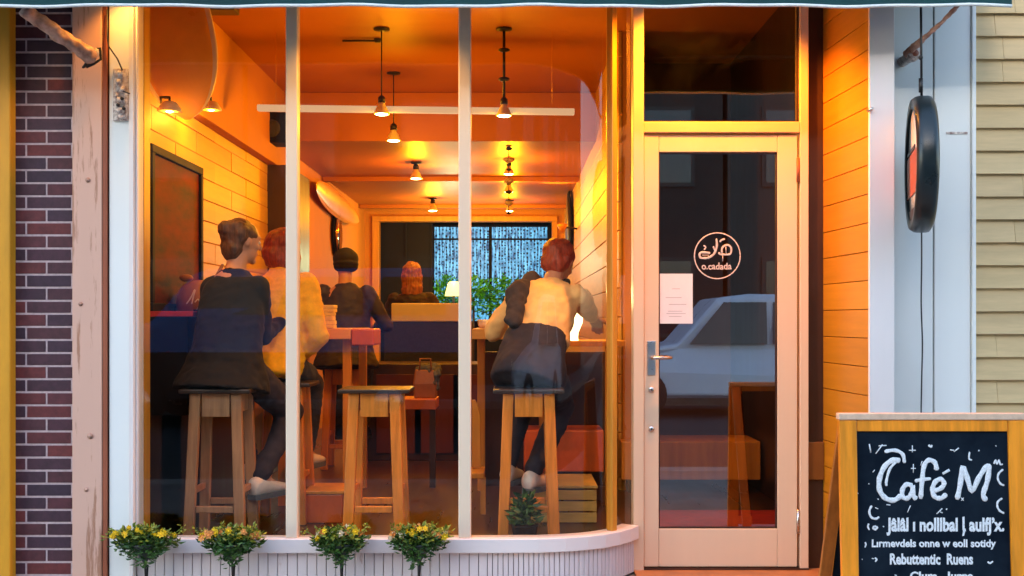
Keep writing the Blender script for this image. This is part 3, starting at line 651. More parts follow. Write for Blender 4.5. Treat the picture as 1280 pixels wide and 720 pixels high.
m_.loft(rings, False, True).build('rim', mat('black_enamel', (.012,.020,.022), .3, .2, (6,6,6), .03), sg)
fc = lathe_s([(0,-W+.008),(rad-.054,-W+.008),(rad-.054,W-.01),(0,W-.01)]).build('face', 'ceramic', sg)
def face_patch(u0, u1, v0, v1, mt, nm):
    mb = MB(); r_ = rad - .056; N_ = 10; vs = []; 
    for i in range(N_+1):
        v = v0 + (v1-v0)*i/N_; lim = math.sqrt(max(r_*r_ - v*v, 0)); a, b = max(u0,-lim), min(u1,lim)
        vs += [SGN(-W+.003,a,v), SGN(-W+.003,b,v), SGN(-W+.0075,b,v), SGN(-W+.0075,a,v)]
    mb.loft([vs[4*i:4*i+4] for i in range(N_+1)], True, False).build(nm, mt, fc)
face_patch(-.23,.23,-.13,.05, mat('rust_orange_enamel', (.42,.085,.02), .4, .2, (20,20,20), .05), 'orange_band')
face_patch(-.23,.23,-.24,-.19, 'darkwood', 'lower_band')
face_patch(-.10,.20,.06,.075, 'darkwood', 'thin_line')
MB().tube([P(1151,-14,-.35), SGN(0,0,rad-.005)], .0055, 8).build('hanging_rod', 'iron', sg)
c = P(1151,72,-.35); MB().ell(c, (.009,.009,.012)).build('coupling', 'iron', sg)
cA = P(1151,98,-.35); MB().tube([cA, cA+Vector((0,0,-.06))], .009, 10).build('coupling', 'iron', sg)
pts = [SGN(0,0,-rad), P(1152,330,-.3), P(1151.5,380,-.2), P(1153,430,-.08), P(1152,480,-.03), P(1151,560,-.02), P(1151,740,-.02)]
t = MB().tube(smoothpts([tuple(p) for p in pts], 5), .0032, 8).build('sign_cable', 'cable'); tag(t, 'thin dark cable dropping from the round sign down the white boards', 'cable')
t = MB().tube([P(1083,139,-.21)+Vector((0,-.015,0)), P(1089,137,-.225)+Vector((0,-.02,0))], .008).build('glint_stub', 'steel'); tag(t, 'small steel stub added for the lamp glint on the pilaster edge', 'clip')  # steel stub added where lamp glare falls on the pilaster edge

# ------------------------------------------------------------------ chalkboard
BYT = -.72; ZT = Z(517,BYT)
def BP(px, py, lift=0):
    y = BYT
    for _ in range(4): z = Z(py, y); y = BYT - .065 * (ZT - z)
    v = P(px, py, y); return v + Vector((0, -lift, 0))
def quadslab(mb, c, t0, t1):   # c: four px corners; t0 lift of front, t1 of back
    f = [BP(*p, t0) for p in c]; b = [BP(*p, t1) for p in c]; mb.hexa([f[0],f[1],b[1],b[0],f[3],f[2],b[2],b[3]]); return mb
ab = thing('chalkboard_sign', (X(1165,-.72),-.72,0), 'wooden sandwich chalkboard with white Café M lettering on the pavement at right', 'chalkboard')
BB = 800
quadslab(MB(), [(1047.5,516.5),(1282,516.5),(1282,524.5),(1047.5,524.5)][::-1], .014, -.03).build('top_cap', 'board_edge', ab, bevel=.003)
quadslab(MB(), [(1048,525),(1070,525),(1074,BB),(1054,BB)][::-1], .010, -.018).build('stile', 'board_frame', ab, bevel=.003)
quadslab(MB(), [(1259,525),(1281,525),(1290,BB),(1266,BB)][::-1], .010, -.018).build('stile', 'board_frame', ab, bevel=.003)
quadslab(MB(), [(1070.5,525),(1258.5,525),(1258.8,539),(1070.8,539)][::-1], .008, -.016).build('rail', 'board_frame', ab, bevel=.003)
quadslab(MB(), [(1073,775),(1264,775),(1265,BB-8),(1073.4,BB-8)][::-1], .008, -.016).build('rail', 'board_frame', ab, bevel=.003)
sl_ = quadslab(MB(), [(1069.5,538),(1260,538),(1267,778),(1073,778)][::-1], -.002, -.012).build('slate', 'slate', ab)
# rear leaf, hinged at the top and splayed back
zt_ = ZT - .02
for px, w_ in ((1048,22),(1262,20)):
    a = BP(px+w_/2,527,-.03); MB().bar(a, (a.x+.0, a.y+.34, .0), .05, .02, up=(0,1,0)).build('rear_leg', 'rear_wood', ab, bevel=.003)
a = BP(1060,527,-.03); b = BP(1270,527,-.03)
MB().hexa([(a.x+.03,a.y+.300,.1),(b.x-.03,b.y+.300,.1),(b.x-.03,b.y+.31,.1),(a.x+.03,a.y+.31,.1),(a.x+.03,a.y+.02,zt_-.03),(b.x-.03,b.y+.02,zt_-.03),(b.x-.03,b.y+.03,zt_-.03),(a.x+.03,a.y+.03,zt_-.03)]).build('rear_panel', 'slate', ab)
def K(*lst): return [(1030 + a/3.272, 500 + b/3.272) for a, b in lst]
def BL(px, py, lift): return BP(px, py, -.0016 + lift)
chalk = [(2.5, K((312,250),(285,245),(250,270),(228,320),(228,368),(252,402),(288,410),(318,388))), (1.3, K((298,250),(270,282),(256,330),(256,352))), (1.8, K((248,212),(290,206),(322,222),(330,258))),
  (2.3, K((362,352),(340,345),(322,365),(322,396),(342,402),(360,380),(364,350),(366,390),(380,406))),
  (2.3, K((462,288),(455,258),(430,246),(410,270),(402,330),(396,405))), (1.7, K((372,332),(400,326),(438,322))),
  (2.3, K((450,372),(478,362),(492,342),(478,324),(455,336),(444,368),(454,396),(480,402),(502,384))), (2.2, K((486,302),(514,286))),
  (2.5, K((545,408),(558,345),(568,275),(586,318),(606,372),(634,318),(666,272),(676,280),(668,335),(652,388),(666,412))),
  (1.3, K((196,432),(186,455),(194,480),(214,486),(226,478))), (.9, K((210,440),(222,446))),
  (1.2, K((734,284),(716,300),(712,322),(722,342),(738,350))), (1.2, K((730,402),(712,416),(710,436),(720,454),(738,464))),
  (1.3, K((186,180),(192,216))), (1.1, K((212,220),(240,182))), (1.1, K((224,188),(256,186))), (1.0, K((348,206),(376,206))), (1.0, K((362,186),(362,214))), (1.2, K((428,184),(438,192),(442,184))),
  (1.0, K((516,204),(532,206))), (1.2, K((532,212),(552,196))), (1.0, K((596,212),(594,240),(606,246))), (1.5, K((632,206),(636,208))), (.8, K((702,186),(706,190))),
  (1.0, K((696,262),(702,246),(708,262),(716,246),(722,264),(732,262))), (.9, K((200,296),(208,286))), (1.0, K((182,342),(186,344))), (1.0, K((136,378),(140,384))),
  (.9, K((356,280),(376,280))), (.9, K((366,262),(366,298))), (.8, K((402,250),(396,268))), (1.0, K((256,428),(272,430))), (.9, K((342,460),(354,432))), (.9, K((562,400),(572,412))), (.8, K((562,412),(572,400))),
  (1.1, K((462,466),(484,444))), (1.0, K((476,458),(486,462))), (1.6, K((500,446),(504,448))), (1.0, K((220,404),(224,408))),
  (1.0, K((184,506),(180,518),(186,532))), (1.2, K((206,516),(202,524),(210,530),(218,522),(206,516))), (1.1, K((242,516),(246,520))),
  (.9, K((168,582),(172,590),(168,604))), (1.0, K((196,648),(204,650))), (1.0, K((208,646),(216,652),(210,662))), (1.0, K((670,662),(680,668),(692,660))), (.8, K((156,650),(158,654))), (1.0, K((290,716),(298,718)))]
for i_, c_ in enumerate(chalk): strokes('chalk_letter' if i_ in (0,1,2,3,4,5,6,7,8) else 'chalk_mark', [(c_[0]*(1.3 if i_ < 9 else 1.1), c_[1])], BL, 'chalk', sl_, flat=.22, px2m=.003, k=4)
def kx(a): return 1030 + a/3.272
def ky(b): return 500 + b/3.272
for txt, a, b, c_, d_, bo in (('Jâlâl ı nolllbal ļ aulfJ’x.', 256, 738, 478, 556, .035), ('Lırmevdels onne w eoll sotidy', 196, 704, 570, 612, .03), ('Rebuttentic  Ruens', 270, 610, 628, 674, .035), ('Clum   Jurro', 352, 612, 702, 748, .035)):
    text_mesh('chalk_lettering', txt, BL, 'chalk', sl_, kx(a), kx(b), ky(c_), ky(d_), .0006, bo)

# ------------------------------------------------------------------ planters under the sill
def planter(px, lab, petals, seed, halfw=.145):
    rnd = random.Random(seed); lean_ = {11:-.03,12:.015,13:-.01,14:.028}[seed]; y = -.11; c = P(px, 680, y)
    t = thing('wall_planter', (c.x, y, .0), lab, 'flower planter', 'cone planters under the shop window')
    cone = MB().lathe((c.x,y,c.z), [(.004,-.088),(.022,-.064),(.05,-.02),(.066,.0),(.066,.008),(.056,.0)], 20).build('cone', 'zinc', t)
    MB().tube([(c.x,y,c.z-.08),(c.x,y+.02,c.z-.2),(c.x+.003,y+.03,c.z-.10)], .005, 8).build('stake', 'iron', t)
    MB().box((c.x-.012,y+.05,c.z-.03), (c.x+.012,y+.10,c.z-.01)).build('bracket', 'iron', t)
    foliage('foliage', (c.x,y,c.z+.012), (halfw*1.05,.085,.045), 620, .034, 'leaf', t, seed=seed)
    foliage('young_foliage', (c.x+lean_,y-.012,c.z+.042), (halfw*1.0,.075,.040), 300, .03, 'leaf_yg', t, seed=seed+5)
    # tumbling sprigs
    foliage('trailing_leaves', (c.x+rnd.uniform(-.015,.015),y-.02,c.z-.015), (halfw*.85,.07,.095), 520, .032, 'leaf', t, seed=seed+9, fn=lambda p: abs(p.x-c.x) < halfw*.85*(1+(p.z-c.z)/.10))
    for k in range(7):
        a = rnd.uniform(-1,1); b0 = Vector((c.x+a*halfw*.8, y-.02, c.z+.03)); b1 = b0 + Vector((a*.05+rnd.uniform(-.02,.02), -.02, rnd.uniform(.03,.06))); MB().tube([b0, b1], .0015, 5).build('sprig', 'leaf_yg', t); foliage('sprig_leaves', b1, (.014,.012,.02), 16, .018, 'leaf_yg', t, seed=seed*9+k)
    data = {}
    for i in range(26):
        pm = rnd.choice(petals); a = rnd.uniform(-1,1); b_ = rnd.uniform(-1,1)
        p = Vector((c.x + a*halfw*.95, y - .035 + b_*.04, c.z + .045 + .045*math.sqrt(max(0,1-a*a)) * rnd.uniform(.3,1.15) - .01))
        if pm not in data:
            mb = MB()
            for k in range(6):
                t_ = k*math.pi/3; u = Vector((math.cos(t_), 0, math.sin(t_))); v = Vector((-u.z, 0, u.x))
                mb.add([(0,0,0), u*.006+v*.005+Vector((0,-.003,0)), u*.013+Vector((0,-.002,0)), u*.006-v*.005+Vector((0,-.003,0))], [(0,1,2,3)], True)
            mb.ell((0,-.004,0), (.0035,.003,.0035), 8, 6); o = mb.build('blossom', pm, None); o.parent = t; data[pm] = o.data
        else:
            o = bpy.data.objects.new('blossom', data[pm]); COL.objects.link(o); o.parent = t
        o.location = p - WL[t]; s_ = rnd.uniform(1.0,1.6); o.scale = (s_,s_,s_); o.rotation_euler = (rnd.uniform(-.6,.3), rnd.uniform(0,3), rnd.uniform(-.6,.6))
planter(181, 'cone planter of bright yellow flowers at the left end below the white post', ['petal_y'], 11)
planter(290, 'cone planter of yellow and deep orange flowers under the weathered stool', ['petal_y','petal_o'], 12, .13)
planter(426, 'cone planter of pale peach flowers right of the first mullion', ['petal_p','petal_o','petal_y','petal_y'], 13, .12)
planter(523, 'cone planter of cream and apricot flowers left of the second mullion', ['petal_p','petal_o','petal_y'], 14, .13)

# ------------------------------------------------------------------ stools
def make_stool(mt, label, seat=.775):
    t = thing('bar_stool', (0,0,0), label, 'bar stool', 'bar stools behind the shop window')
    MB().box((-.178,-.15,seat-.022), (.178,.15,seat)).build('seat', 'seatdark', t, bevel=.006)
    top, bot, w_ = .102, .130, .053
    def lx(z): return top + (bot-top) * (1 - z/(seat-.024))
    for sx in (-1,1):
        for sy in (-1,1):
            MB().bar((sx*bot, sy*.14, 0), (sx*top, sy*.108, seat-.024), w_, .034, up=(0,1,0)).build('leg', mt, t, bevel=.005)
    for sy in (-1,1):
        MB().box((-top+.032, sy*.108-.011, seat-.14), (top-.032, sy*.108+.011, seat-.023)).build('apron', mt, t, bevel=.003)
        z = .175; MB().box((-lx(z)+.03, sy*.131-.011, z-.016), (lx(z)-.03, sy*.131+.011, z+.016)).build('stretcher', mt, t, bevel=.003)
    for sx in (-1,1):
        MB().box((sx*top-.011,-.09,seat-.12), (sx*top+.011,.09,seat-.023)).build('apron', mt, t, bevel=.003)
        MB().box((sx*lx(.26)-.011,-.10,.245), (sx*lx(.26)+.011,.10,.275)).build('stretcher', mt, t, bevel=.003)
    return t
SY = .52
s1 = make_stool('stoolgrey', 'weathered grey brown bar stool under the person in the black coat'); s1.location = (X(268,SY-.14), SY, FL)
s2 = make_stool('stoolwood', 'empty orange wooden bar stool between the two mullions'); s2.location = (X(467,SY-.14), SY, FL)
s3 = copy_tree(s2); s3.location = (X(661,SY-.14), SY, FL); s3['label'] = 'orange wooden bar stool under the person in the cream shirt'
s4 = copy_tree(s2); s4.location = (X(352,1.0), 1.04, FL); s4['label'] = 'orange bar stool half hidden behind the left mullion, under the yellow sweater'
s5 = copy_tree(s2); s5.location = (X(428,3.1), 3.2, FL); s5['label'] = 'bar stool behind the left table under the person in a black knit hat'

# ------------------------------------------------------------------ people
def ik(a, b, l1, l2, pole):
    a, b = Vector(a), Vector(b); d = b - a; L = min(d.length, (l1+l2)*.999); u = d.normalized(); x = (l1*l1 - l2*l2 + L*L)/(2*L); h = math.sqrt(max(l1*l1-x*x,0))
    p = Vector(pole); p = (p - u*p.dot(u)).normalized(); return a + u*x + p*h, a + u*L
def chain(mb, pts, rad, n=12):
    for (p, q, r1, r2) in [(Vector(pts[i]), Vector(pts[i+1]), rad[i], rad[i+1]) for i in range(len(pts)-1)]:
        m_ = max(2, int((q-p).length/.03)); 
        mb.tube([p.lerp(q, i/m_) for i in range(m_+1)], [r1+(r2-r1)*i/m_ for i in range(m_+1)], n)
    for p, r_ in zip(pts, rad): mb.ell(p, (r_,r_,r_), n, 8)
def ellring(c, ux, uy, a, b, n=28): return [c + ux*a*math.cos(2*math.pi*k/n) + uy*b*math.sin(2*math.pi*k/n) for k in range(n)]
def hand(mb, wrist, dirv, palmn, side, curl=.5):
    """palm, four unequal bent fingers and a thumb leaving the side of the palm"""
    dirv, palmn = dirv.normalized(), palmn.normalized(); palmn = (palmn - dirv*palmn.dot(dirv)).normalized(); lat = dirv.cross(palmn) * side
    pc = wrist + dirv*.048
    mb.loft([[wrist + dirv*d_ + lat*a*wd*.5 + palmn*b*.013 for a, b in ((-1,-.8),(-.5,-1),(.5,-1),(1,-.8),(1,.8),(.5,1),(-.5,1),(-1,.8))] for d_, wd in ((-.01,.052),(.03,.072),(.07,.080),(.092,.076))])
    for k, L in enumerate((.072,.080,.074,.060)):
        b = wrist + dirv*.085 + lat*(-.030+.0200*k); d1 = (dirv - palmn*-.0).normalized(); pts = [b]; ang = 0; v = dirv.copy()
        for f in (.45,.32,.23):
            ang += curl*.6; v = dirv*math.cos(ang) + palmn*math.sin(ang); pts.append(pts[-1] + v*L*f)
        chain(mb, pts, [.0088,.0083,.0078,.0068], 8)
    tb = wrist + dirv*.025 - lat*.030; t1 = tb + (dirv*.6 - lat*.75 + palmn*.25).normalized()*.040; t2 = t1 + (dirv*.9 - lat*.2 + palmn*.35).normalized()*.032
    chain(mb, [tb, t1, t2], [.0125,.0105,.0085], 8)
def person(label, seatc, face, lean, hair, top, bottom, hands, feet, group=None, turn=0, nod=0, waist=None, topkind='shirt', sc_=1.0, lat_lean=0, shoe='shoe', sit=True, shw=1.0):
    """seatc: point the pelvis rests on; face: heading angle of the chest (radians, 0 = +x)"""
    S = Vector(seatc); t = thing('person', (S.x, S.y, FL), label, 'person', group)
    f = Vector((math.cos(face), math.sin(face), 0)); r_ = Vector((f.y, -f.x, 0)); up0 = Vector((0,0,1))
    up = (up0*math.cos(lean) + f*math.sin(lean) + r_*lat_lean).normalized(); ff = (f - up*f.dot(up)).normalized(); rr = ff.cross(up)
    pel = S + up0*.10*sc_; hipc = pel
    def T(h, fx=0, rx=0): return pel + up*h*sc_ + ff*fx*sc_ + rr*rx*sc_
    neck = T(.52, .01); hy = face + turn; hf = Vector((math.cos(hy), math.sin(hy), 0)); hu = (up0*math.cos(nod) + hf*math.sin(nod)).normalized(); hf2 = (hf - hu*hf.dot(hu)).normalized(); hr = hf2.cross(hu)
    head = neck + up*.05*sc_ + hu*.10*sc_ + hf2*.02*sc_
    HR = Matrix((hr, hf2, hu)).transposed()
    body = MB(); cloth = MB(); trou = MB()
    # head
    body.ell(head + hu*.02, (.074*sc_,.093*sc_,.098*sc_), 24, 16, HR); body.ell(head - hu*.045*sc_ + hf2*.022*sc_, (.056*sc_,.066*sc_,.068*sc_), 20, 12, HR)
    chain(body, [head + hf2*.092*sc_ + hu*.018, head + hf2*.108*sc_ - hu*.018], [.010,.014], 8)         # nose
    body.ell(head + hf2*.080*sc_ + hu*.032, (.052,.018,.012), 12, 8, HR)                                 # brow
    body.ell(head + hf2*.084*sc_ - hu*.052, (.024,.012,.006), 12, 8, HR); body.ell(head + hf2*.081*sc_ - hu*.063, (.020,.012,.007), 12, 8, HR)
    body.ell(head + hf2*.070*sc_ - hu*.092, (.024,.020,.018), 12, 8, HR)
    for s_ in (-1,1):
        body.ell(head + hr*s_*.075*sc_ + hu*.0 - hf2*.004, (.009,.018,.030), 12, 8, HR)
        body.ell(head + hr*s_*.040*sc_ + hf2*.066*sc_ - hu*.020, (.020,.016,.018), 12, 8, HR)
    chain(body, [neck - up*.05, neck + up*.03, head - hu*.05], [.062*sc_,.054*sc_,.052*sc_])
    # torso
    prof = [(-.08,.165,.125,0),(.0,.170,.125,0),(.10,.155,.112,.005),(.20,.150,.105,.008),(.32,.168,.112,.005),(.42,.178,.105,0),(.475,.150,.085,0),(.51,.085,.062,.0),(.53,.055,.052,0)]
    body.loft([ellring(T(h,fx), rr, ff, a*(.93 if h < .3 else .93*shw)*sc_, b*.92*sc_) for h, a, b, fx in prof])
    flare = {'shirt': 1.0, 'coat': 1.12, 'knit': 1.08}[topkind]
    cp = [(-.085,.185,.15,0),(-.06,.186,.15,0)] + [(h, a*(1.07*flare if h < .4 else 1.06), b*1.12*flare, fx) for h, a, b, fx in prof[1:-1]] + [(.522,.074,.064,0)]
    if waist: cp = [(waist-.03,.172,.134,.008),(waist+.03,.170,.130,.008)] + [q for q in cp if q[0] > waist+.05]; trou.loft([ellring(T(h,0), rr, ff, a*sc_, b*sc_) for h, a, b in ((-.10,.185,.155),(-.02,.188,.155),(.08,.178,.142),(.18,.168,.132),(waist+.015,.165,.128))])
    if topkind == 'coat': cp = [(-.125,.255,.235,-.02),(-.06,.235,.20,-.01),(.0,.215,.165,0),(.10,.20,.145,0),(.20,.19,.135,0),(.32,.180,.128,0),(.40,.165,.115,0),(.455,.135,.100,0),(.49,.100,.08,0),(.522,.074,.064,0)]
    cloth.loft([ellring(T(h,fx), rr, ff, a*sc_, b*sc_) for h, a, b, fx in cp])
    if topkind == 'knit': cloth.loft([ellring(T(h,0), rr, ff, a*sc_, b*sc_) for h, a, b in ((.49,.088,.078),(.52,.076,.07),(.555,.070,.066),(.56,.066,.062))])
    for s_, tgt in zip((-1,1), hands):
        sh = T(.445 - (.025 if shw < 1 else 0), .02 if shw < 1 else 0, s_*.165*shw); el, wr = ik(sh, tgt, .285*sc_, .255*sc_, -up0*.9 - f*.3 + r_*s_*(.6 if shw == 1 else -.1))
        chain(body, [sh, el, wr], [.048*sc_,.040*sc_,.026*sc_]); hd = (wr - el).normalized()
        hd = (hd + Vector((0,0,-.2))).normalized(); hand(body, wr, hd, Vector((0,0,-1)) if abs(hd.z) < .8 else f, s_, .55)
        k_ = {'shirt':1.0,'coat':1.08,'knit':1.25}[topkind]
        chain(cloth, [sh, sh.lerp(el,.5), el, el.lerp(wr,.5), wr - (wr-el)*.06], [.066*k_*sc_,.058*k_*sc_,.052*k_*sc_,.044*k_*sc_,.036*k_*sc_])
    for s_, ft in zip((-1,1), feet):
        hp = pel + r_*s_*.09*sc_ + f*.02; ft = Vector(ft)
        kn, an = ik(hp, ft + up0*.085, .43*sc_, .42*sc_, f*1.0 + up0*.8 + r_*s_*.15)
        fd = f + r_*s_*.15; fd.normalize()
        chain(body, [hp, kn, an, an + fd*.10 - up0*.05], [.080*sc_,.052*sc_,.036*sc_,.03])
        chain(trou, [hp, hp.lerp(kn,.5), kn, kn.lerp(an,.45), an + up0*.03], [.100*sc_,.088*sc_,.070*sc_,.062*sc_,.050*sc_])
        sb = MB(); base = an - up0*.085; rings = []
        sd = Vector((fd.y,-fd.x,0))
        for d_, w_, h_ in ((-.078,.020,.07),(-.070,.036,.10),(-.02,.041,.112),(.03,.043,.092),(.09,.049,.068),(.14,.049,.056),(.175,.040,.047),(.190,.018,.036)):
            c = base + fd*d_; rings.append([c + sd*w_*math.cos(a_) + up0*(h_*(.5+.5*math.sin(a_))) for a_ in [2*math.pi*k/16 for k in range(16)]])
        so_ = sb.loft(rings).build('shoe', shoe, t)
        MB().loft([[base + fd*d_ + sd*w_*x_ + up0*z_ for x_, z_ in ((-1,-.012),(1,-.012),(1,.014),(-1,.014))] for d_, w_ in ((-.08,.026),(-.06,.041),(0,.045),(.09,.052),(.15,.050),(.185,.034),(.197,.018))], True, False).build('sole', 'grey' if shoe == 'shoe' else 'rubber', so_)
    trou.ell(pel + up0*.0, (.17*sc_,.155*sc_,.11*sc_), 20, 12, Matrix((r_, f, up0)).transposed())
    fused('body', body, 'skin', t, .0065, 3)
    o1 = fused(top[1], cloth, top[0], t, .011, 5, .016 if topkind != 'coat' else .012, 9)
    fused('trousers', trou, bottom, t, .012, 5, .010, 10)
    # eyes
    for s_ in (-1,1):
        e = MB().ell(head + hr*s_*.031*sc_ + hf2*.079*sc_ + hu*.008, (.0125,.0125,.010), 12, 8, HR).build('eye', 'eyew', t)
        MB().ell(head + hr*s_*.031*sc_ + hf2*.0885*sc_ + hu*.008, (.0055,.0035,.0055), 10, 6, HR).build('iris', 'black', e)
    # hair
    hm, hk = hair; hb = MB()
    def keep_face(lst):
        for off_, rad_ in lst: hb.ell(head + hr*off_[0]*sc_ + hf2*off_[1]*sc_ + hu*off_[2]*sc_, tuple(q*sc_ for q in rad_), 24, 14, HR)
    if hk == 'beanie': keep_face([((0,-.012,.050),(.096,.108,.090)),((0,-.018,.012),(.098,.112,.034)),((0,-.018,-.01),(.094,.100,.045))])
    elif hk == 'long': keep_face([((0,-.026,.040),(.094,.100,.094)),((0,-.050,-.03),(.104,.076,.12)),((0,-.075,-.13),(.100,.060,.12)),((.055,-.01,-.06),(.045,.06,.11)),((-.055,-.01,-.06),(.045,.06,.11))])
    elif hk == 'bob': keep_face([((0,-.024,.040),(.100,.104,.096)),((0,-.044,-.03),(.108,.080,.10)),((.06,-.008,-.04),(.04,.055,.075)),((-.06,-.008,-.04),(.04,.055,.075))])
    elif hk == 'short': keep_face([((0,-.026,.034),(.090,.098,.090)),((0,-.052,-.02),(.084,.062,.075))])
    else: keep_face([((0,-.024,.036),(.088,.098,.090)),((0,-.055,-.03),(.078,.055,.075)),((0,-.10,.055),(.042,.042,.042))])
    fused('hat' if hk == 'beanie' else 'hair', hb, hm, t, .007, 3, .012, 16 if hk != 'beanie' else 5)
    return t, head, T
ST = FL + .775
# 1 black coat, on the weathered stool
tb = .95
c1 = Vector((X(279,.56), .60, ST))
person('person in a long black coat seen from behind on the weathered stool at left', c1, R(72), R(10), ('hair_ash','bun'), ('coat','coat'), 'navy',
       [(c1.x-.12,1.02,1.24),(c1.x+.20,1.02,1.24)], [(c1.x+.06,.92,FL+.24),(X(318,.5),.66,FL+.20)], turn=R(-30), nod=R(6), topkind='coat', shw=.78)
# 2 yellow sweater, auburn hair
c2 = Vector((X(335,1.0), 1.05, ST))
person('person with long auburn hair in a yellow sweater behind the left mullion', c2, R(80), R(16), ('hair_red','bob'), ('yellowknit','sweater'), 'denim',
       [(c2.x-.20,1.22,1.06),(c2.x+.10,1.22,1.02)], [(c2.x-.12,1.48,FL+.24),(c2.x+.12,1.48,FL+.24)], turn=R(0), nod=R(8), topkind='knit')
# 3 dark hat
c3 = Vector((X(432,3.2), 3.2, ST))
person('person in a black knit hat and brown black jacket behind the left table', c3, R(100), R(8), ('hair_blk','beanie'), ('darkjacket','jacket'), 'navy',
       [(c3.x-.25,3.5,1.25),(c3.x+.2,3.5,1.2)], [(c3.x-.1,3.5,FL+.2),(c3.x+.1,3.5,FL+.2)], turn=0, nod=R(5), topkind='coat', shoe='black')
# 4 cream shirt leaning on the counter
c4 = Vector((X(661,.56), .60, ST))
t4, h4, T4 = person('person in a cream shirt leaning over the right table on an orange stool', c4, R(66), R(31), ('hair_red','short'), ('creamshirt','shirt'), 'navy',
       [(c4.x-.12,1.22,1.24),(X(752,1.3),1.42,1.22)], [(c4.x-.10,.86,FL+.24),(c4.x+.03,.74,FL+.22)], turn=R(0), nod=R(30), topkind='shirt', lat_lean=.04, waist=.19)
sb = MB(); 
sb.loft([ellring(T4(h,fx), Vector((1,0,0)), Vector((0,1,0)), a, b) for h, a, b, fx in ((.38,.165,.115,0),(.44,.150,.105,0),(.50,.105,.095,0),(.55,.085,.085,.01))]); 
chain(sb, [T4(.50,-.04,-.10), T4(.36,-.12,-.13), T4(.20,-.13,-.10)], [.05,.055,.045])
fused('scarf', sb, 'scarf', t4, .010, 4, .02, 12)
# 5 behind the white counter
c5 = Vector((X(515,5.2), 5.2, ST))
person('person with chestnut hair behind the white counter near the centre', c5, R(95), R(4), ('hair_brn','long'), ('darkjacket','top'), 'navy',
       [(c5.x-.2,5.5,1.25),(c5.x+.2,5.5,1.25)], [(c5.x-.1,5.5,FL+.2),(c5.x+.1,5.5,FL+.2)], topkind='shirt', shoe='black')
s6 = copy_tree(s2); s6.location = (c5.x, 5.2, FL); s6['label'] = 'bar stool under the person behind the white counter'

# ------------------------------------------------------------------ furniture and objects inside
def table(name, label, x0, x1, y0, y1, ztop, th, legs, mt='tabletop', legw=.05):
    t = thing(name, ((x0+x1)/2, (y0+y1)/2, FL), label, 'table')
    MB().box((x0,y0,ztop-th), (x1,y1,ztop)).build('tabletop', mt, t, bevel=.004)
    for lx, ly in legs: MB().box((lx-legw/2,ly-legw/2,FL), (lx+legw/2,ly+legw/2,ztop-th-.001)).build('leg', 'frame_orange' if mt == 'tabletop' else 'darkwood', t, bevel=.003)
    return t
yt = 1.42; zt = Z(411,yt)
table('bar_table', 'pale wooden high table left of centre holding the yellow packets', X(335,yt), X(438,yt), yt, 2.3, zt, .062, [(X(345,yt)+.02,yt+.1),(X(345,yt)+.02,2.2),(X(431,yt),yt+.1),(X(431,yt),2.2)])
table('bar_table', 'pale wooden high table on the right under the leaning person', X(590,1.35), X(690,1.35), 1.35, 2.2, Z(411,1.35), .062, [(X(597,1.35),2.1),(X(683,1.35),2.1)])
t = thing('wall_counter', (.42,1.5,FL), 'orange wooden counter between the right table and the boarded wall', 'counter')
MB().box((X(691,1.5),1.5,Z(433,1.5)), (WX1-.01,2.09,Z(426,1.5))).build('countertop', 'frame_orange', t, bevel=.003)
MB().box((X(757,1.5),1.51,FL), (X(765,1.5),1.55,Z(433,1.5)-.001)).build('leg', 'frame_orange', t, bevel=.003)
MB().box((X(600,2.3),2.3,FL), (WX1-.01,2.36,Z(440,2.3))).build('rear_panel', 'darkwood', t)
# red lacquer box bench
t = MB().box((X(655,1.9),1.9,Z(590,1.9)), (X(755,1.9),2.25,Z(538,1.9))).build('wall_bench', 'orangebox', bevel=.008); tag(t, 'red orange lacquered bench box under the right counter', 'bench')
t = thing('lobby_bench', (1.1,2.0,FL), 'long low orange bench running behind the door glass', 'bench')
MB().box((WX1+.005,1.95,Z(600,1.95)), (1.6,2.35,Z(552,1.95))).build('seat', 'frame_orange', t, bevel=.006)
for x in (.78,1.5): MB().box((x-.03,2.0,FL), (x+.03,2.3,Z(600,1.95)-.001)).build('leg', 'darkwood', t, bevel=.003)
t = thing('floor_mat', (1.1,1.0,FL), 'red and orange mat on the floor inside the door', 'mat'); MB().box((.75,.5,FL), (1.55,1.3,FL+.012)).build('pile', 'redcloth', t, bevel=.003)
t = thing('lit_floor_crate', (X(700,.95),1.0,FL), 'low pale yellow crate added in place of lit floor boards behind the right stool', 'crate')  # crate shape added in place of floor boards lit yellow
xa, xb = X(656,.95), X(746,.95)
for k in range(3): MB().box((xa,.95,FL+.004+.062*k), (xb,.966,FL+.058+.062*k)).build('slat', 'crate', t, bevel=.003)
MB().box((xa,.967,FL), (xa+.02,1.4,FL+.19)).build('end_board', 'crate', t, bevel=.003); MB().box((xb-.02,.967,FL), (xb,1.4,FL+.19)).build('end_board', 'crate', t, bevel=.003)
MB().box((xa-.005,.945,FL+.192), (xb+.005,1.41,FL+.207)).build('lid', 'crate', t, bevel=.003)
t = thing('potted_plant', (X(656,.35),.35,FL), 'small dark green potted plant on the floor in front of the right stool', 'plant')
MB().lathe((X(656,.35),.35,FL), [(.05,0),(.065,.10),(.07,.11),(.055,.11)]).build('pot', 'black', t); foliage('foliage', (X(656,.35),.35,FL+.17), (.06,.06,.09), 260, .05, 'leaf', t, seed=77)
# white counter in the middle
t = thing('white_counter', (X(535,4.6),4.6,FL), 'white topped service counter with grey front in the middle of the room', 'counter')
MB().box((X(489,4.6),4.6,Z(402,4.6)), (X(585,4.6),5.0,Z(379,4.6))).build('top', 'whitemetal', t, bevel=.01)
MB().box((X(480,4.62),4.62,FL), (X(590,4.62),4.98,Z(402,4.6)-.002)).build('front', 'scarf', t, bevel=.006)
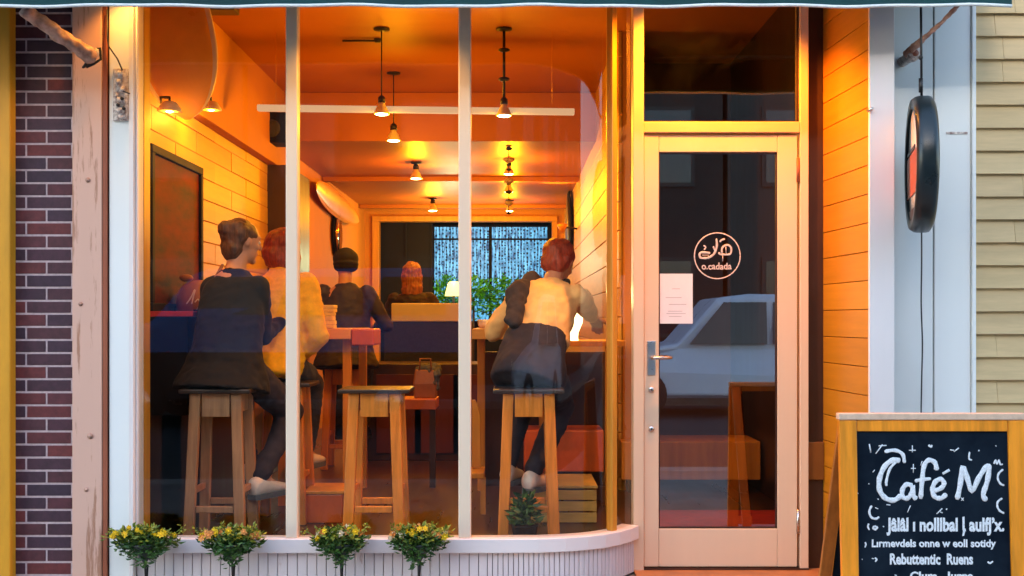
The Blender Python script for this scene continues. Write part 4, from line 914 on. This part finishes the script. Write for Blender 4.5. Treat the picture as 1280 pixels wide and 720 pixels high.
# dark sideboard between centre tables
t = thing('sideboard', (X(480,3.9),4.0,FL), 'long dark brown sideboard low behind the middle stool', 'sideboard')
MB().box((X(455,3.6),3.6,FL), (X(640,3.6),4.2,Z(455,3.6))).build('carcass', 'darkwood', t, bevel=.006)
for px in (500,548,596): MB().box((X(px,3.59)-.19,3.585,FL+.06), (X(px,3.59)+.17,3.599,Z(468,3.6))).build('drawer_front', mat('mahogany', (.10,.020,.010), .4, .3, (6,6,2), .08) if 'mah' not in M else M['mah'], t, bevel=.003)
t = MB().box((X(500,2.2),2.2,Z(512,2.2)), (X(545,2.2),2.5,Z(499,2.2))).build('low_stool', 'orangebox', bevel=.006); tag(t, 'orange plank seat behind the middle stool', 'seat')
t.name = 'plank_seat'
for px in (504,541): MB().box((X(px,2.25)-.02,2.22,FL), (X(px,2.25)+.02,2.26,Z(512,2.2)-.001)).build('leg', 'darkwood', t)
# grey jacket and tan bag
t = thing('tan_bag', P(533,470,2.35), 'tan bag with a grey jacket thrown over it on the orange plank seat', 'bag')
c = P(532,498,2.35); w_ = [[(c.x+sx*a, 2.35+sy*b, c.z+h_) for sx, sy in ((-1,-1),(1,-1),(1,1),(-1,1))] for h_, a, b in ((.0,.075,.05),(.10,.082,.05),(.20,.070,.03))]
MB().loft(w_, True, False).build('bag_body', 'tan', t, bevel=.012); MB().tube([(c.x-.04,2.32,c.z+.19),(c.x-.035,2.33,c.z+.27),(c.x+.035,2.33,c.z+.27),(c.x+.04,2.32,c.z+.19)], .006, 8).build('strap', 'tan', t)
fused('jacket', MB().ell(P(535,462,2.37), (.085,.06,.035)).ell(P(546,474,2.31), (.03,.022,.07)), 'grey', t, .008, 3, .03, 16)
# step box at lower middle
t = thing('orange_step', (X(405,.9),1.0,FL), 'low orange step box on the floor left of the middle stool', 'step')
MB().box((X(381,.95),.95,FL), (X(428,.95),1.25,Z(618,.95))).build('box', 'orangebox', t, bevel=.006); MB().box((X(379,.95),.945,Z(618,.95)+.001), (X(430,.95),1.26,Z(614,.95))).build('tread', 'frame_orange', t, bevel=.003)
t = thing('orange_chair_back', (X(595,1.4),1.4,FL), 'curved orange chair right of the second mullion below the table', 'chair')
t.name = 'chair'
MB().loft([[(X(590,1.4)+dx,1.4+dy,z) for dx, dy in ((0,0),(w_,0),(w_,.03),(0,.03))] for z, w_ in ((Z(585,1.4),.055),(Z(520,1.4),.05),(Z(507,1.4),.035),(Z(500,1.4),.02))], True, False).build('backrest', 'frame_orange', t, bevel=.004)
MB().box((X(584,1.4),1.2,Z(592,1.4)), (X(606,1.4),1.5,Z(586,1.4))).build('seat', 'frame_orange', t, bevel=.003)
for dx in (586,604): MB().box((X(dx,1.25)-.015,1.22,FL), (X(dx,1.25)+.015,1.25,Z(592,1.4)-.001)).build('leg', 'frame_orange', t)
# left wall counter, black below
t = thing('wall_ledge', (-1.8,1.5,FL), 'dark red edged wall ledge with a black front along the left wall', 'counter')
MB().box((WX0+.008,.62,1.268), (-1.66,3.2,1.296)).build('ledge_top', 'redcloth', t, bevel=.003)
MB().box((WX0+.008,.66,FL+.62), (-1.70,3.15,1.267)).build('front', 'black', t)
MB().box((WX0+.008,.68,FL), (-1.74,3.1,FL+.619)).build('plinth', 'darkwood', t)
cc = P(250,388,1.25)
t = thing('bread_cloche', (cc.x,1.25,1.297), 'tan domed cloche with red script lettering on the wall ledge', 'cloche')
cl = MB().lathe((cc.x,1.25,1.297), [(.0,.185),(.05,.178),(.10,.150),(.13,.09),(.137,.0)][::-1], 32).build('dome', 'tan', t); MB().ell((cc.x-.07,1.22,1.297+.195), (.04,.03,.022)).build('cover_knob', 'tan', t)
def CL(px, py, lift): v = P(px, py, 1.105); v.y = 1.25 - math.sqrt(max(.138**2 - (v.x-cc.x)**2, .003)) + .0 - lift; return v
strokes('script', [(.9, [(232,380),(238,372),(243,362),(241,372),(239,380)]), (.8, [(243,378),(247,374),(250,379),(253,374),(256,380),(260,372),(262,364),(260,378),(266,376),(270,372),(276,376)])], CL, 'ceramic', cl, flat=.3, px2m=.004)
t = thing('menu_stand', P(262,388,1.0), 'thin slanted metal menu holder standing on the wall ledge', 'menu holder')
MB().bar(P(247,388,1.1), P(279,330,1.1), .018, .006, up=(0,1,0)).build('upright', 'steel', t, bevel=.002); MB().bar(P(243,388,1.09), P(262,388,1.09)+Vector((0,.12,0)), .02, .01).build('foot', 'black', t)
t = thing('red_bag', P(232,462,.75), 'small dark red bag on the floor box left of the black coat', 'bag')
fused('bag_body', MB().ell(P(233,470,.72), (.05,.045,.055)).ell(P(231,452,.72), (.038,.035,.05)), 'redcloth', t, .008, 3, .012, 18)
MB().tube([P(226,446,.72),P(228,436,.72),P(235,435,.72),P(238,446,.72)], .005, 8).build('strap', 'redcloth', t)
MB().box((X(205,.72),.68,FL+.0), (X(252,.72),.80,Z(483,.72))).build('bracket_shelf', 'darkwood', t)
t.children[-1].name = 'stand'
# packets on left table
pk = thing('packet_stack', P(405,408,1.6), 'stack of yellow and green paper packets on the left table', 'packets')
z = zt + .001
for k in range(6):
    a = random.uniform(-.12,.12); c = Vector((X(405,1.62)+random.uniform(-.006,.006), 1.62, z)); hh = random.uniform(.020,.028); ww = .068
    pts = [c + Matrix.Rotation(a,3,'Z') @ Vector((ww*i, .05*j, 0)) for i, j in ((-1,-1),(1,-1),(1,1),(-1,1))]
    MB().hexa(pts + [p + Vector((0,0,hh)) for p in pts]).build('packet', 'notes', pk, bevel=.005); z += hh + .0005
bt = thing('squeeze_bottle', (X(378,1.75),1.75,zt), 'bright red bottle with a dark cap beside the left mullion', 'bottle')
MB().lathe((X(377,1.75),1.75,zt), [(.044,0),(.047,.01),(.046,.20),(.03,.26),(.018,.28)]).build('bottle_body', mat('red_plastic', (.75,.06,.012), .35, .1, (5,5,5), 0), bt)
MB().lathe((X(377,1.75),1.75,zt+.281), [(.022,0),(.022,.035),(.012,.05)]).build('cap', 'black', bt)
t = MB().box((X(438,yt)+.002,yt+.02,Z(432,yt)), (X(467,yt),yt+.35,Z(411,yt))).build('red_tray', 'orangebox', bevel=.01); tag(t, 'red orange box hooked onto the right end of the left table', 'box'); t.name = 'red_box'
# right table: cups, glass jar, vase lamp
zr = Z(411,1.35)
for k, (px, y, lab) in enumerate(((604,1.6,'small white cup at the left end of the right table'),(628,1.5,'round white sugar bowl in front of the leaning person'),(662,1.85,'white cup beside the basket at the back of the right table'))):
    c = Vector((X(px,y), y, zr)); t = thing('cup' if k != 1 else 'sugar_bowl', c, lab, 'cup' if k != 1 else 'bowl', 'white crockery on the right table')
    s_ = 1.45 if k == 1 else .9
    MB().lathe(c, [(.02*s_,0),(.034*s_,.02*s_),(.040*s_,.055*s_),(.038*s_,.06*s_),(.030*s_,.02*s_),(0,.012*s_)]).build('cup_body', 'ceramic', t)
    if k == 1: MB().lathe(c + Vector((0,0,.06*s_)), [(.038*s_,0),(.03*s_,.012),(.008,.02),(.008,.03)]).build('lid', 'ceramic', t)
    else: MB().tube([c+Vector((.036,0,.045)), c+Vector((.058,0,.04)), c+Vector((.056,0,.02)), c+Vector((.03,0,.015))], .004, 8).build('handle', 'ceramic', t)
bk = thing('wicker_basket', (X(660,1.62),1.75,zr), 'low orange wicker basket with red napkins on the right table', 'basket')
mb = MB()
for k in range(5): mb.tube([(X(655,1.7)+ (.15+.006*k)*math.cos(a), 1.78+.10*math.sin(a), zr+.012+.018*k) for a in [2*math.pi*i/24 for i in range(25)]], .009, 6, cap=False)
mb.build('weave', 'frame_orange', bk); fused('napkins', MB().ell((X(640,1.7),1.76,zr+.11), (.08,.06,.03)).ell((X(668,1.7),1.78,zr+.115), (.10,.06,.028)), 'redcloth', bk, .008, 3, .03, 20)
vl = thing('vase_lamp', (X(717,1.6),1.6,Z(426,1.5)), 'small glowing white vase lamp on the counter near the right wall', 'lamp')
cz = Z(426,1.5); MB().lathe((X(717,1.6),1.6,cz), [(.03,0),(.026,.02),(.03,.05),(.055,.11),(.056,.165),(.04,.18)]).build('glass_body', 'vaselamp', vl)
lamp('vase_light', (X(717,1.6),1.52,cz+.27), 1.6, (1,.62,.22), .05)
tl = thing('table_lamp', (X(534,5.5),5.5,FL), 'small warm yellow lamp glowing before the green plants at the back', 'lamp')
c = P(567,362,8.6); tl.location = (c.x,8.6,FL); WL[tl] = Vector((c.x,8.6,FL))
MB().lathe((c.x,8.6,c.z-.08), [(.11,0),(.10,.05),(.07,.16),(.05,.18)]).build('lamp_shade', emis('warm_shade', (1,.75,.22), .6), tl); MB().tube([(c.x,8.6,FL),(c.x,8.6,c.z-.08)], .015).build('stand', 'iron', tl); MB().lathe((c.x,8.6,FL), [(.12,0),(.12,.02),(.02,.03)]).build('base', 'iron', tl)

lamp('leaf_fill_light', (c.x,8.5,c.z+.35), 8, (.9,1,.55), .06)  # fill light added above the table lamp to brighten the leaves

# left wall: framed mirror, surfboards, speaker, mirrors
t = thing('wall_mirror', (-1.9,1.26,1.27), 'tall black framed mirror with a painted red reflection on the left boarded wall', 'mirror')
xm = WX0 + .008; ya, yb = .80, 1.76; za, zb_ = 1.298, 2.20
MB().box((xm,ya+.04,za+.04), (xm+.014,yb-.04,zb_-.04)).build('glass', mat('red_reflection_paint', (.20,.022,.006), .62, .7, (1,2.2,7), .02, col2=(.02,.006,.004), spec=.12), t)  # matt panel, red reflection bands put into its colour
for (a, b) in (((ya,za),(yb,za+.045)), ((ya,zb_-.045),(yb,zb_)), ((ya,za+.046),(ya+.045,zb_-.046)), ((yb-.045,za+.046),(yb,zb_-.046))):
    MB().box((xm,a[0],a[1]), (xm+.032,b[0],b[1])).build('frame', 'black', t, bevel=.004)
def surfboard(label, c, L, wd, ax, wx, mts):
    t = thing('surfboard', c, label, 'surfboard'); c, ax, wx = Vector(c), Vector(ax).normalized(), Vector(wx); wx = (wx - ax*wx.dot(ax)).normalized(); nx = ax.cross(wx)
    def ringat(u, k, th): 
        w_ = wd*.5*(max(0, 1-abs(u)**2.4))**.62*k; cc_ = c + ax*u*L*.5 + nx*.04*u*u
        return [cc_ + wx*w_*math.cos(a) + nx*th*(max(.05,1-abs(u)**3))*math.sin(a) for a in [2*math.pi*i/20 for i in range(20)]]
    us = [-.995+1.99*i/28 for i in range(29)]
    MB().loft([ringat(u, 1, .018) for u in us]).build('rail', mts[1], t); MB().loft([ringat(u, .90, .029) for u in us]).build('deck', mts[0], t); return t
surfboard('large amber surfboard hung near the ceiling at the upper left of the window', P(212,30,.72), 1.02, .47, (-.22,0,1), (.86,.5,.1), ('surf1','surfrail'))
surfboard('honey coloured surfboard fixed along the left wall beyond the dark column', (WX0+.07,6.7,2.50), 2.9, .26, (0,1,-.03), (.2,0,1), ('surf2','surf1'))
t = thing('speaker', P(338,158,3.45), 'black loudspeaker box high on the left wall by the light bar', 'speaker')
MB().box((X(320,3.45),3.45,Z(178,3.45)), (X(360,3.45),3.69,Z(140,3.45))).build('cabinet', 'black', t, bevel=.008); c = P(339,160,3.44); MB().lathe((c.x,3.438,c.z), [(0,0),(.05,0),(.07,.008),(.07,.012)], 24, 'y').build('cone', 'scarf', t)
t = MB().lathe((WX0+.012,7.0,Z(292,7.0)), [(.0,.0),(.26,.0),(.27,.02),(.0,.03)][::1], 36, 'x').build('round_mirror', 'black'); tag(t, 'round black rimmed mirror on the far left wall above the knit hat', 'mirror')
MB().lathe((WX0+.045,7.0,Z(292,7.0)), [(.0,0),(.22,0),(.22,.006),(0,.006)], 36, 'x').build('glass', 'mirror', t)
t = MB().lathe((WX1-.05,7.6,Z(287,7.6)), [(0,0),(.44,.0),(.46,.02),(0,.04)], 40, 'x').build('wall_disc', 'black'); tag(t, 'large dark round mirror on the far right boarded wall', 'mirror'); t.name = 'round_mirror'
MB().lathe((WX1-.058,7.6,Z(287,7.6)), [(0,0),(.40,0),(.40,.006),(0,.006)], 36, 'x').build('glass', 'darkwood', t)
t = MB().box((WX0+.10,.95,2.96), (WX0+.34,1.07,3.03)).build('ceiling_vent', 'darkwood', bevel=.006); t.location.x += .10; tag(t, 'small brown vent box on the ceiling beside the amber surfboard', 'vent')
# clip lamps on upper wall
for k, (px, py, y, lab) in enumerate(((212,134,.50,'left one of two cream wall lamps under the amber surfboard'),(264,133,1.45,'right one of two cream wall lamps under the amber surfboard'))):
    c = P(px,py,y); t = thing('wall_lamp', c, lab, 'lamp', 'cream wall lamps at upper left')
    MB().lathe(c + Vector((0,0,-.022)), [(.062,0),(.058,.012),(.036,.046),(.018,.052)], 24).build('lamp_shade', 'shade', t)
    MB().tube([c+Vector((0,0,.03)), c+Vector((0,0,.05)), c+Vector((-.05,.02,.055)), (WX0+.08 if y > 1 else c.x-.12,y+.25,c.z+.05)], .007, 8).build('arm', 'iron', t)
    MB().ell(c+Vector((0,0,-.014)), (.022,.022,.014)).build('bulb', 'bulb', t); lamp('wall_lamp_light', c+Vector((0,0,-.07)), 1.3, (1,.42,.03), .04)

# light bar and pendant spots
LY = 2.1
t = thing('light_bar', P(520,136,LY), 'long pale glowing light bar hung across the room below the ceiling', 'light bar')
a, b = P(322,135,LY), P(718,140,LY)
MB().bar(a, b, .05, .040, up=(0,0,1)).build('bar', 'tube', t, bevel=.006)
for px in (345,690): c = P(px,134,LY); MB().tube([c+Vector((0,.0,.02)), (c.x,LY,CE)], .0015, 6).build('suspension', 'frame_orange', t)
def spot(px, y, ztip, lab, stem_top, power, chain_style=False, s_=1.0):
    c = Vector((X(px,y), y, ztip)); t = thing('pendant_spot', c, lab, 'pendant lamp', 'pendant spots along the ceiling')
    MB().lathe(c, [(.052*s_,0),(.048*s_,.012),(.034*s_,.045*s_),(.022*s_,.06*s_),(.020*s_,.075*s_)], 24).build('lamp_shade', 'shade', t)
    MB().lathe(c+Vector((0,0,.076*s_)), [(.024*s_,0),(.024*s_,.03*s_),(.012,.045*s_)], 16).build('socket', 'iron', t)
    MB().tube([c+Vector((0,0,.10*s_)), (c.x,y,stem_top)], .009 if chain_style else .004, 8).build('stem', 'iron', t)
    MB().lathe((c.x,y,stem_top-.018), [(.015,0),(.052,.008),(.052,.018)], 20).build('canopy', 'iron', t)
    if chain_style:
        for dz in (.14,.33): MB().ell((c.x,y,stem_top-dz), (.038,.03,.014)).build('joint', 'iron', t)
    MB().ell(c+Vector((0,0,.004)), (.044*s_,.044*s_,.012)).build('bulb', 'bulb', t)
    lamp('spot_light', c+Vector((0,0,-.05)), power, (1,.41,.008), .05); return t
PW = 7.8
spot(630, LY-.06, Z(147,LY), 'bright pendant spot on the dark jointed rod right of the second mullion', CE, PW, True)
spot(477, LY-.06, Z(145,LY), 'bright pendant spot on a thin stem left of the second mullion', CE, PW)
spot(492, 3.3, Z(176,3.3), 'pendant spot between the first beam and the light bar', CE, PW*.6, s_=1.1)
spot(636, 5.0, 2.60, 'upper pendant spot in the row receding behind the second mullion', 2.739, PW, s_=1.0)
spot(520, 5.2, 2.585, 'pendant spot before the second ceiling beam left of the second mullion', 2.739, PW*.9, s_=1.15)
spot(636, 6.4, 2.60, 'middle pendant spot in the row receding behind the second mullion', 2.739, PW, s_=1.0)
spot(541, 8.2, 2.585, 'farthest pendant spot left of the second mullion', 2.739, PW, s_=1.2)
spot(637, 8.4, 2.60, 'farthest pendant spot of the row right of the second mullion', 2.739, PW*.8, s_=1.0)
# ceiling spotlights on small tracks
for (px, y, lab) in ((452,2.3,'slim dark ceiling track at the upper middle of the window'),):
    c = Vector((X(px,y), y, 3.0)); t = thing('ceiling_track', c, lab, 'track light')
    MB().bar((X(428,y),y,Z(51,y)), (X(468,y),y,Z(51,y)), .012, .012).build('rail', 'darkwood', t); MB().lathe((X(472,y),y,Z(53,y)), [(.02,0),(.028,.03),(.02,.05)], 16).build('head', 'iron', t)
    MB().tube([(X(472,y),y,Z(47,y)),(X(472,y),y,CE)], .004, 8).build('stem', 'iron', t)
hx = X(636,4.3); t = thing('hanging_ornament', (hx,4.3,2.74), 'dark beaded chain ornament hanging from the lower ceiling right of the second mullion', 'ornament')
MB().tube([(hx,4.3,2.739),(hx,4.3,Z(268,4.3))], .004, 8).build('cord', 'iron', t)
for py, r_ in ((186,.030),(200,.045),(212,.022),(226,.045),(240,.030),(254,.040),(266,.022)): MB().ell((hx,4.3,Z(py,4.3)), (r_,r_*.8,r_*.55), 14, 8).build('bead', 'iron' if r_ < .04 else 'castwhite', t)
# uplight that throws the yellow patch on the ceiling near the right wall
c = Vector((WX1-.16, 6.6, 2.25)); t = thing('wall_uplighter', c, 'small brass uplighter on the boarded right wall below the bright yellow ceiling patch', 'wall lamp')
MB().lathe(c, [(.02,-.06),(.05,.0),(.055,.03),(.045,.03)], 20).build('lamp_shade', 'frame_orange', t); MB().tube([c, (WX1,6.6,2.23)], .01).build('arm', 'iron', t)
lamp('uplight', c+Vector((-.05,0,.06)), 16, (1,.50,.008), .04, 'SPOT', (R(180),0,0), 62)
# recessed downlight above the door
t = thing('awning_downlight', (.92,-.07,3.0), 'small steel downlight on the lintel above the cafe door', 'downlight')
MB().lathe((.92,-.07,2.965), [(.032,0),(.044,.0),(.046,.07),(.02,.08)], 24).build('trim', 'steel', t); MB().lathe((.92,-.07,2.964), [(.0,0),(.03,0),(.03,.003)], 24).build('lens', 'bulb', t)
lamp('door_light', (.92,-.07,2.93), 46, (1,.30,.01), .03, 'SPOT', (R(15),0,0), 118, blend=.5)
for k, x in enumerate((-1.72,-.62)):
    t = thing('awning_downlight', (x,-.17,2.91), ['small steel downlight under the awning above the left white post','small steel downlight under the awning between the two mullions','small steel downlight under the awning over the curved pane'][k], 'downlight', 'downlights under the awning')
    MB().lathe((x,-.17,2.87), [(.03,0),(.042,.0),(.046,.07),(.02,.08)], 20).build('housing', 'steel', t); MB().tube([(x,-.17,2.94),(x,-.17,2.99),(x,-.02,2.99)], .008).build('bracket', 'steel', t); MB().lathe((x,-.17,2.869), [(0,0),(.028,0),(.028,.003)], 16).build('lens', 'bulb', t)
    lamp('awning_light', (x,-.17,2.85), (3.5,9)[k], (1,.42,.05), .03, 'SPOT', (R(6),0,0), 100, blend=.5)

# ------------------------------------------------------------------ across the street, seen in the glass
def building(label, x0, x1, H, mt, seed, cols, rows):
    t = thing('town_house', ((x0+x1)/2,-16,0), label, 'building', 'buildings across the street'); y = -15.8
    MB().box((x0,-22,0), (x1,y,H)).build('wall', mt, t); MB().box((x0-.1,-22.1,H), (x1+.1,y+.2,H+.3)).build('roof', 'farstone', t)
    for r_ in range(rows):
        for c_ in range(cols):
            wx = x0 + (x1-x0)*(c_+.5)/cols; wz = .9 + r_*3.0; f_ = MB().box((wx-.6,y+.001,wz), (wx+.6,y+.05,wz+1.6)).build('window', 'farstone', t)
            MB().box((wx-.52,y+.051,wz+.08), (wx+.52,y+.06,wz+1.52)).build('pane', 'farglass', f_)
building('dark brick house across the street to the left', -16, -5.2, 9.5, 'farbrick', 1, 4, 3)
building('brown three storey house straight across the street', -5.1, 4.2, 9.0, 'farbrick', 2, 4, 3)
building('stone house across the street to the right', 4.3, 17, 9.8, 'farstone', 3, 5, 3)
def van(label, x0, y, L, paint):
    t = thing('parked_van', (x0+L/2, y, -.12), label, 'van', 'cars parked across the street'); g = -.12; wd = 1.8
    pr = [(.0,.40),(.0,1.05),(.05,1.22),(.20,1.34),(.30,1.95),(.34,2.02),(.97,2.04),(1,1.95),(1,.40)]
    rings = [[(x0 + f_*L, y + s_*wd/2*(1 if h_ < 1.4 else .90), g + h_) for f_, h_ in pr] for s_ in (-1,0,1)]
    n = len(pr); vs = [p for r_ in rings for p in r_]; fs = [tuple(range(n)), tuple(2*n+i for i in range(n))[::-1]]
    for a in range(2):
        for i in range(n): j = (i+1)%n; fs.append((a*n+i,a*n+j,(a+1)*n+j,(a+1)*n+i))
    MB().add(vs, fs).build('body', paint, t, bevel=.05)
    for s_ in (-1,1):
        yy = y + s_*(wd/2+.006)
        MB().box((x0+.02, min(yy,yy-s_*.05), g+.36), (x0+L-.02, max(yy,yy-s_*.05), g+.96)).build('side_cladding', 'rubber', t, bevel=.02)
        for a, b in ((.30,.50),(.52,.74),(.76,.95)):
            q = y + s_*(wd/2*.935); MB().hexa([(x0+a*L,q-.04,g+1.44),(x0+b*L,q-.04,g+1.44),(x0+b*L,q+.04,g+1.44),(x0+a*L,q+.04,g+1.44),(x0+(a+.03)*L,q-s_*.03-.04,g+1.92),(x0+b*L,q-s_*.03-.04,g+1.92),(x0+b*L,q-s_*.03+.04,g+1.92),(x0+(a+.03)*L,q-s_*.03+.04,g+1.92)]).build('window', 'farglass', t)
        for f_ in (.17,.81):
            w_ = MB().lathe((x0+f_*L, y+s_*(wd/2)-.1, g+.34), [(0,0),(.31,0),(.34,.03),(.34,.18),(.31,.21),(0,.21)], 28, 'y').build('wheel', 'rubber', t)
            MB().lathe((x0+f_*L, y+s_*(wd/2)-.105, g+.34), [(0,0),(.19,0),(.19,.22),(0,.22)], 20, 'y').build('rim', 'steel', w_)
        MB().box((x0-.02, y+s_*.6-.14, g+.85), (x0+.03, y+s_*.6+.14, g+1.0)).build('headlight', 'shade', t)
def car(label, x0, y, L, H, paint, wd=1.75, dirx=1, belt=.62):
    t = thing('parked_car', (x0+L/2, y, -.12), label, 'car', 'cars parked across the street'); g = -.12
    pr = [(0,.32),(.0,.62),(.04,.74),(.22,.90 if H < 1.6 else .98),(.30,.96 if H < 1.6 else 1.04),(.42,H-.06),(.52,H),(.80,H-.02),(.92,1.02),(.99,.95),(1,.55),(.995,.32)]
    rings = []
    for s_ in (-1,-.9,0,.9,1):
        k = 1 if abs(s_) < .95 else .96
        rings.append([(x0 + (f_ if dirx > 0 else 1-f_)*L, y + s_*wd/2*(1 if h_ < 1.0 else .86), g + h_*k) for f_, h_ in pr])
    n = len(pr); mb = MB(); vs = [p for r_ in rings for p in r_]; fs = [tuple(range(n)), tuple(4*n+i for i in range(n))[::-1]]
    for a in range(4):
        for i in range(n): j = (i+1)%n; fs.append((a*n+i,a*n+j,(a+1)*n+j,(a+1)*n+i))
    mb.add(vs, fs).build('body', paint, t, bevel=.04)
    def fx(f_): return x0 + (f_ if dirx > 0 else 1-f_)*L
    for s_ in (-1,1):
        yy = y + s_*(wd/2*.90)
        for a, b, c_, d_ in ((.335,.57,.44,.57),(.59,.86,.59,.79)):
            MB().hexa([(fx(a),yy-.03,g+1.03),(fx(b),yy-.03,g+1.03),(fx(b),yy+.03,g+1.03),(fx(a),yy+.03,g+1.03),(fx(c_),yy-.05*s_-.02,g+H-.12),(fx(d_),yy-.05*s_-.02,g+H-.12),(fx(d_),yy-.05*s_+.02,g+H-.12),(fx(c_),yy-.05*s_+.02,g+H-.12)]).build('window', 'farglass', t)
        for f_ in (.19,.80):
            w_ = MB().lathe((fx(f_), y+s_*(wd/2-.02)-.1, g+.33), [(0,0),(.30,0),(.33,.03),(.33,.17),(.30,.2),(0,.2)], 28, 'y').build('wheel', 'rubber', t)
            MB().lathe((fx(f_), y+s_*(wd/2-.02)-.105, g+.33), [(0,0),(.19,0),(.19,.21),(0,.21)], 20, 'y').build('rim', 'steel', w_)
        MB().box((fx(0)-.01 if dirx > 0 else fx(0)-.03, y+s_*.6-.15, g+.66), (fx(0)+.03 if dirx > 0 else fx(0)+.01, y+s_*.6+.15, g+.78)).build('headlight', 'shade', t)
car('silver blue car parked across the street, mirrored in the door glass', 0.95, -10.2, 4.6, 1.74, 'carsilver')
van('deep blue van parked across the street, mirrored in the shop window', -5.6, -9.6, 5.0, 'carblue')
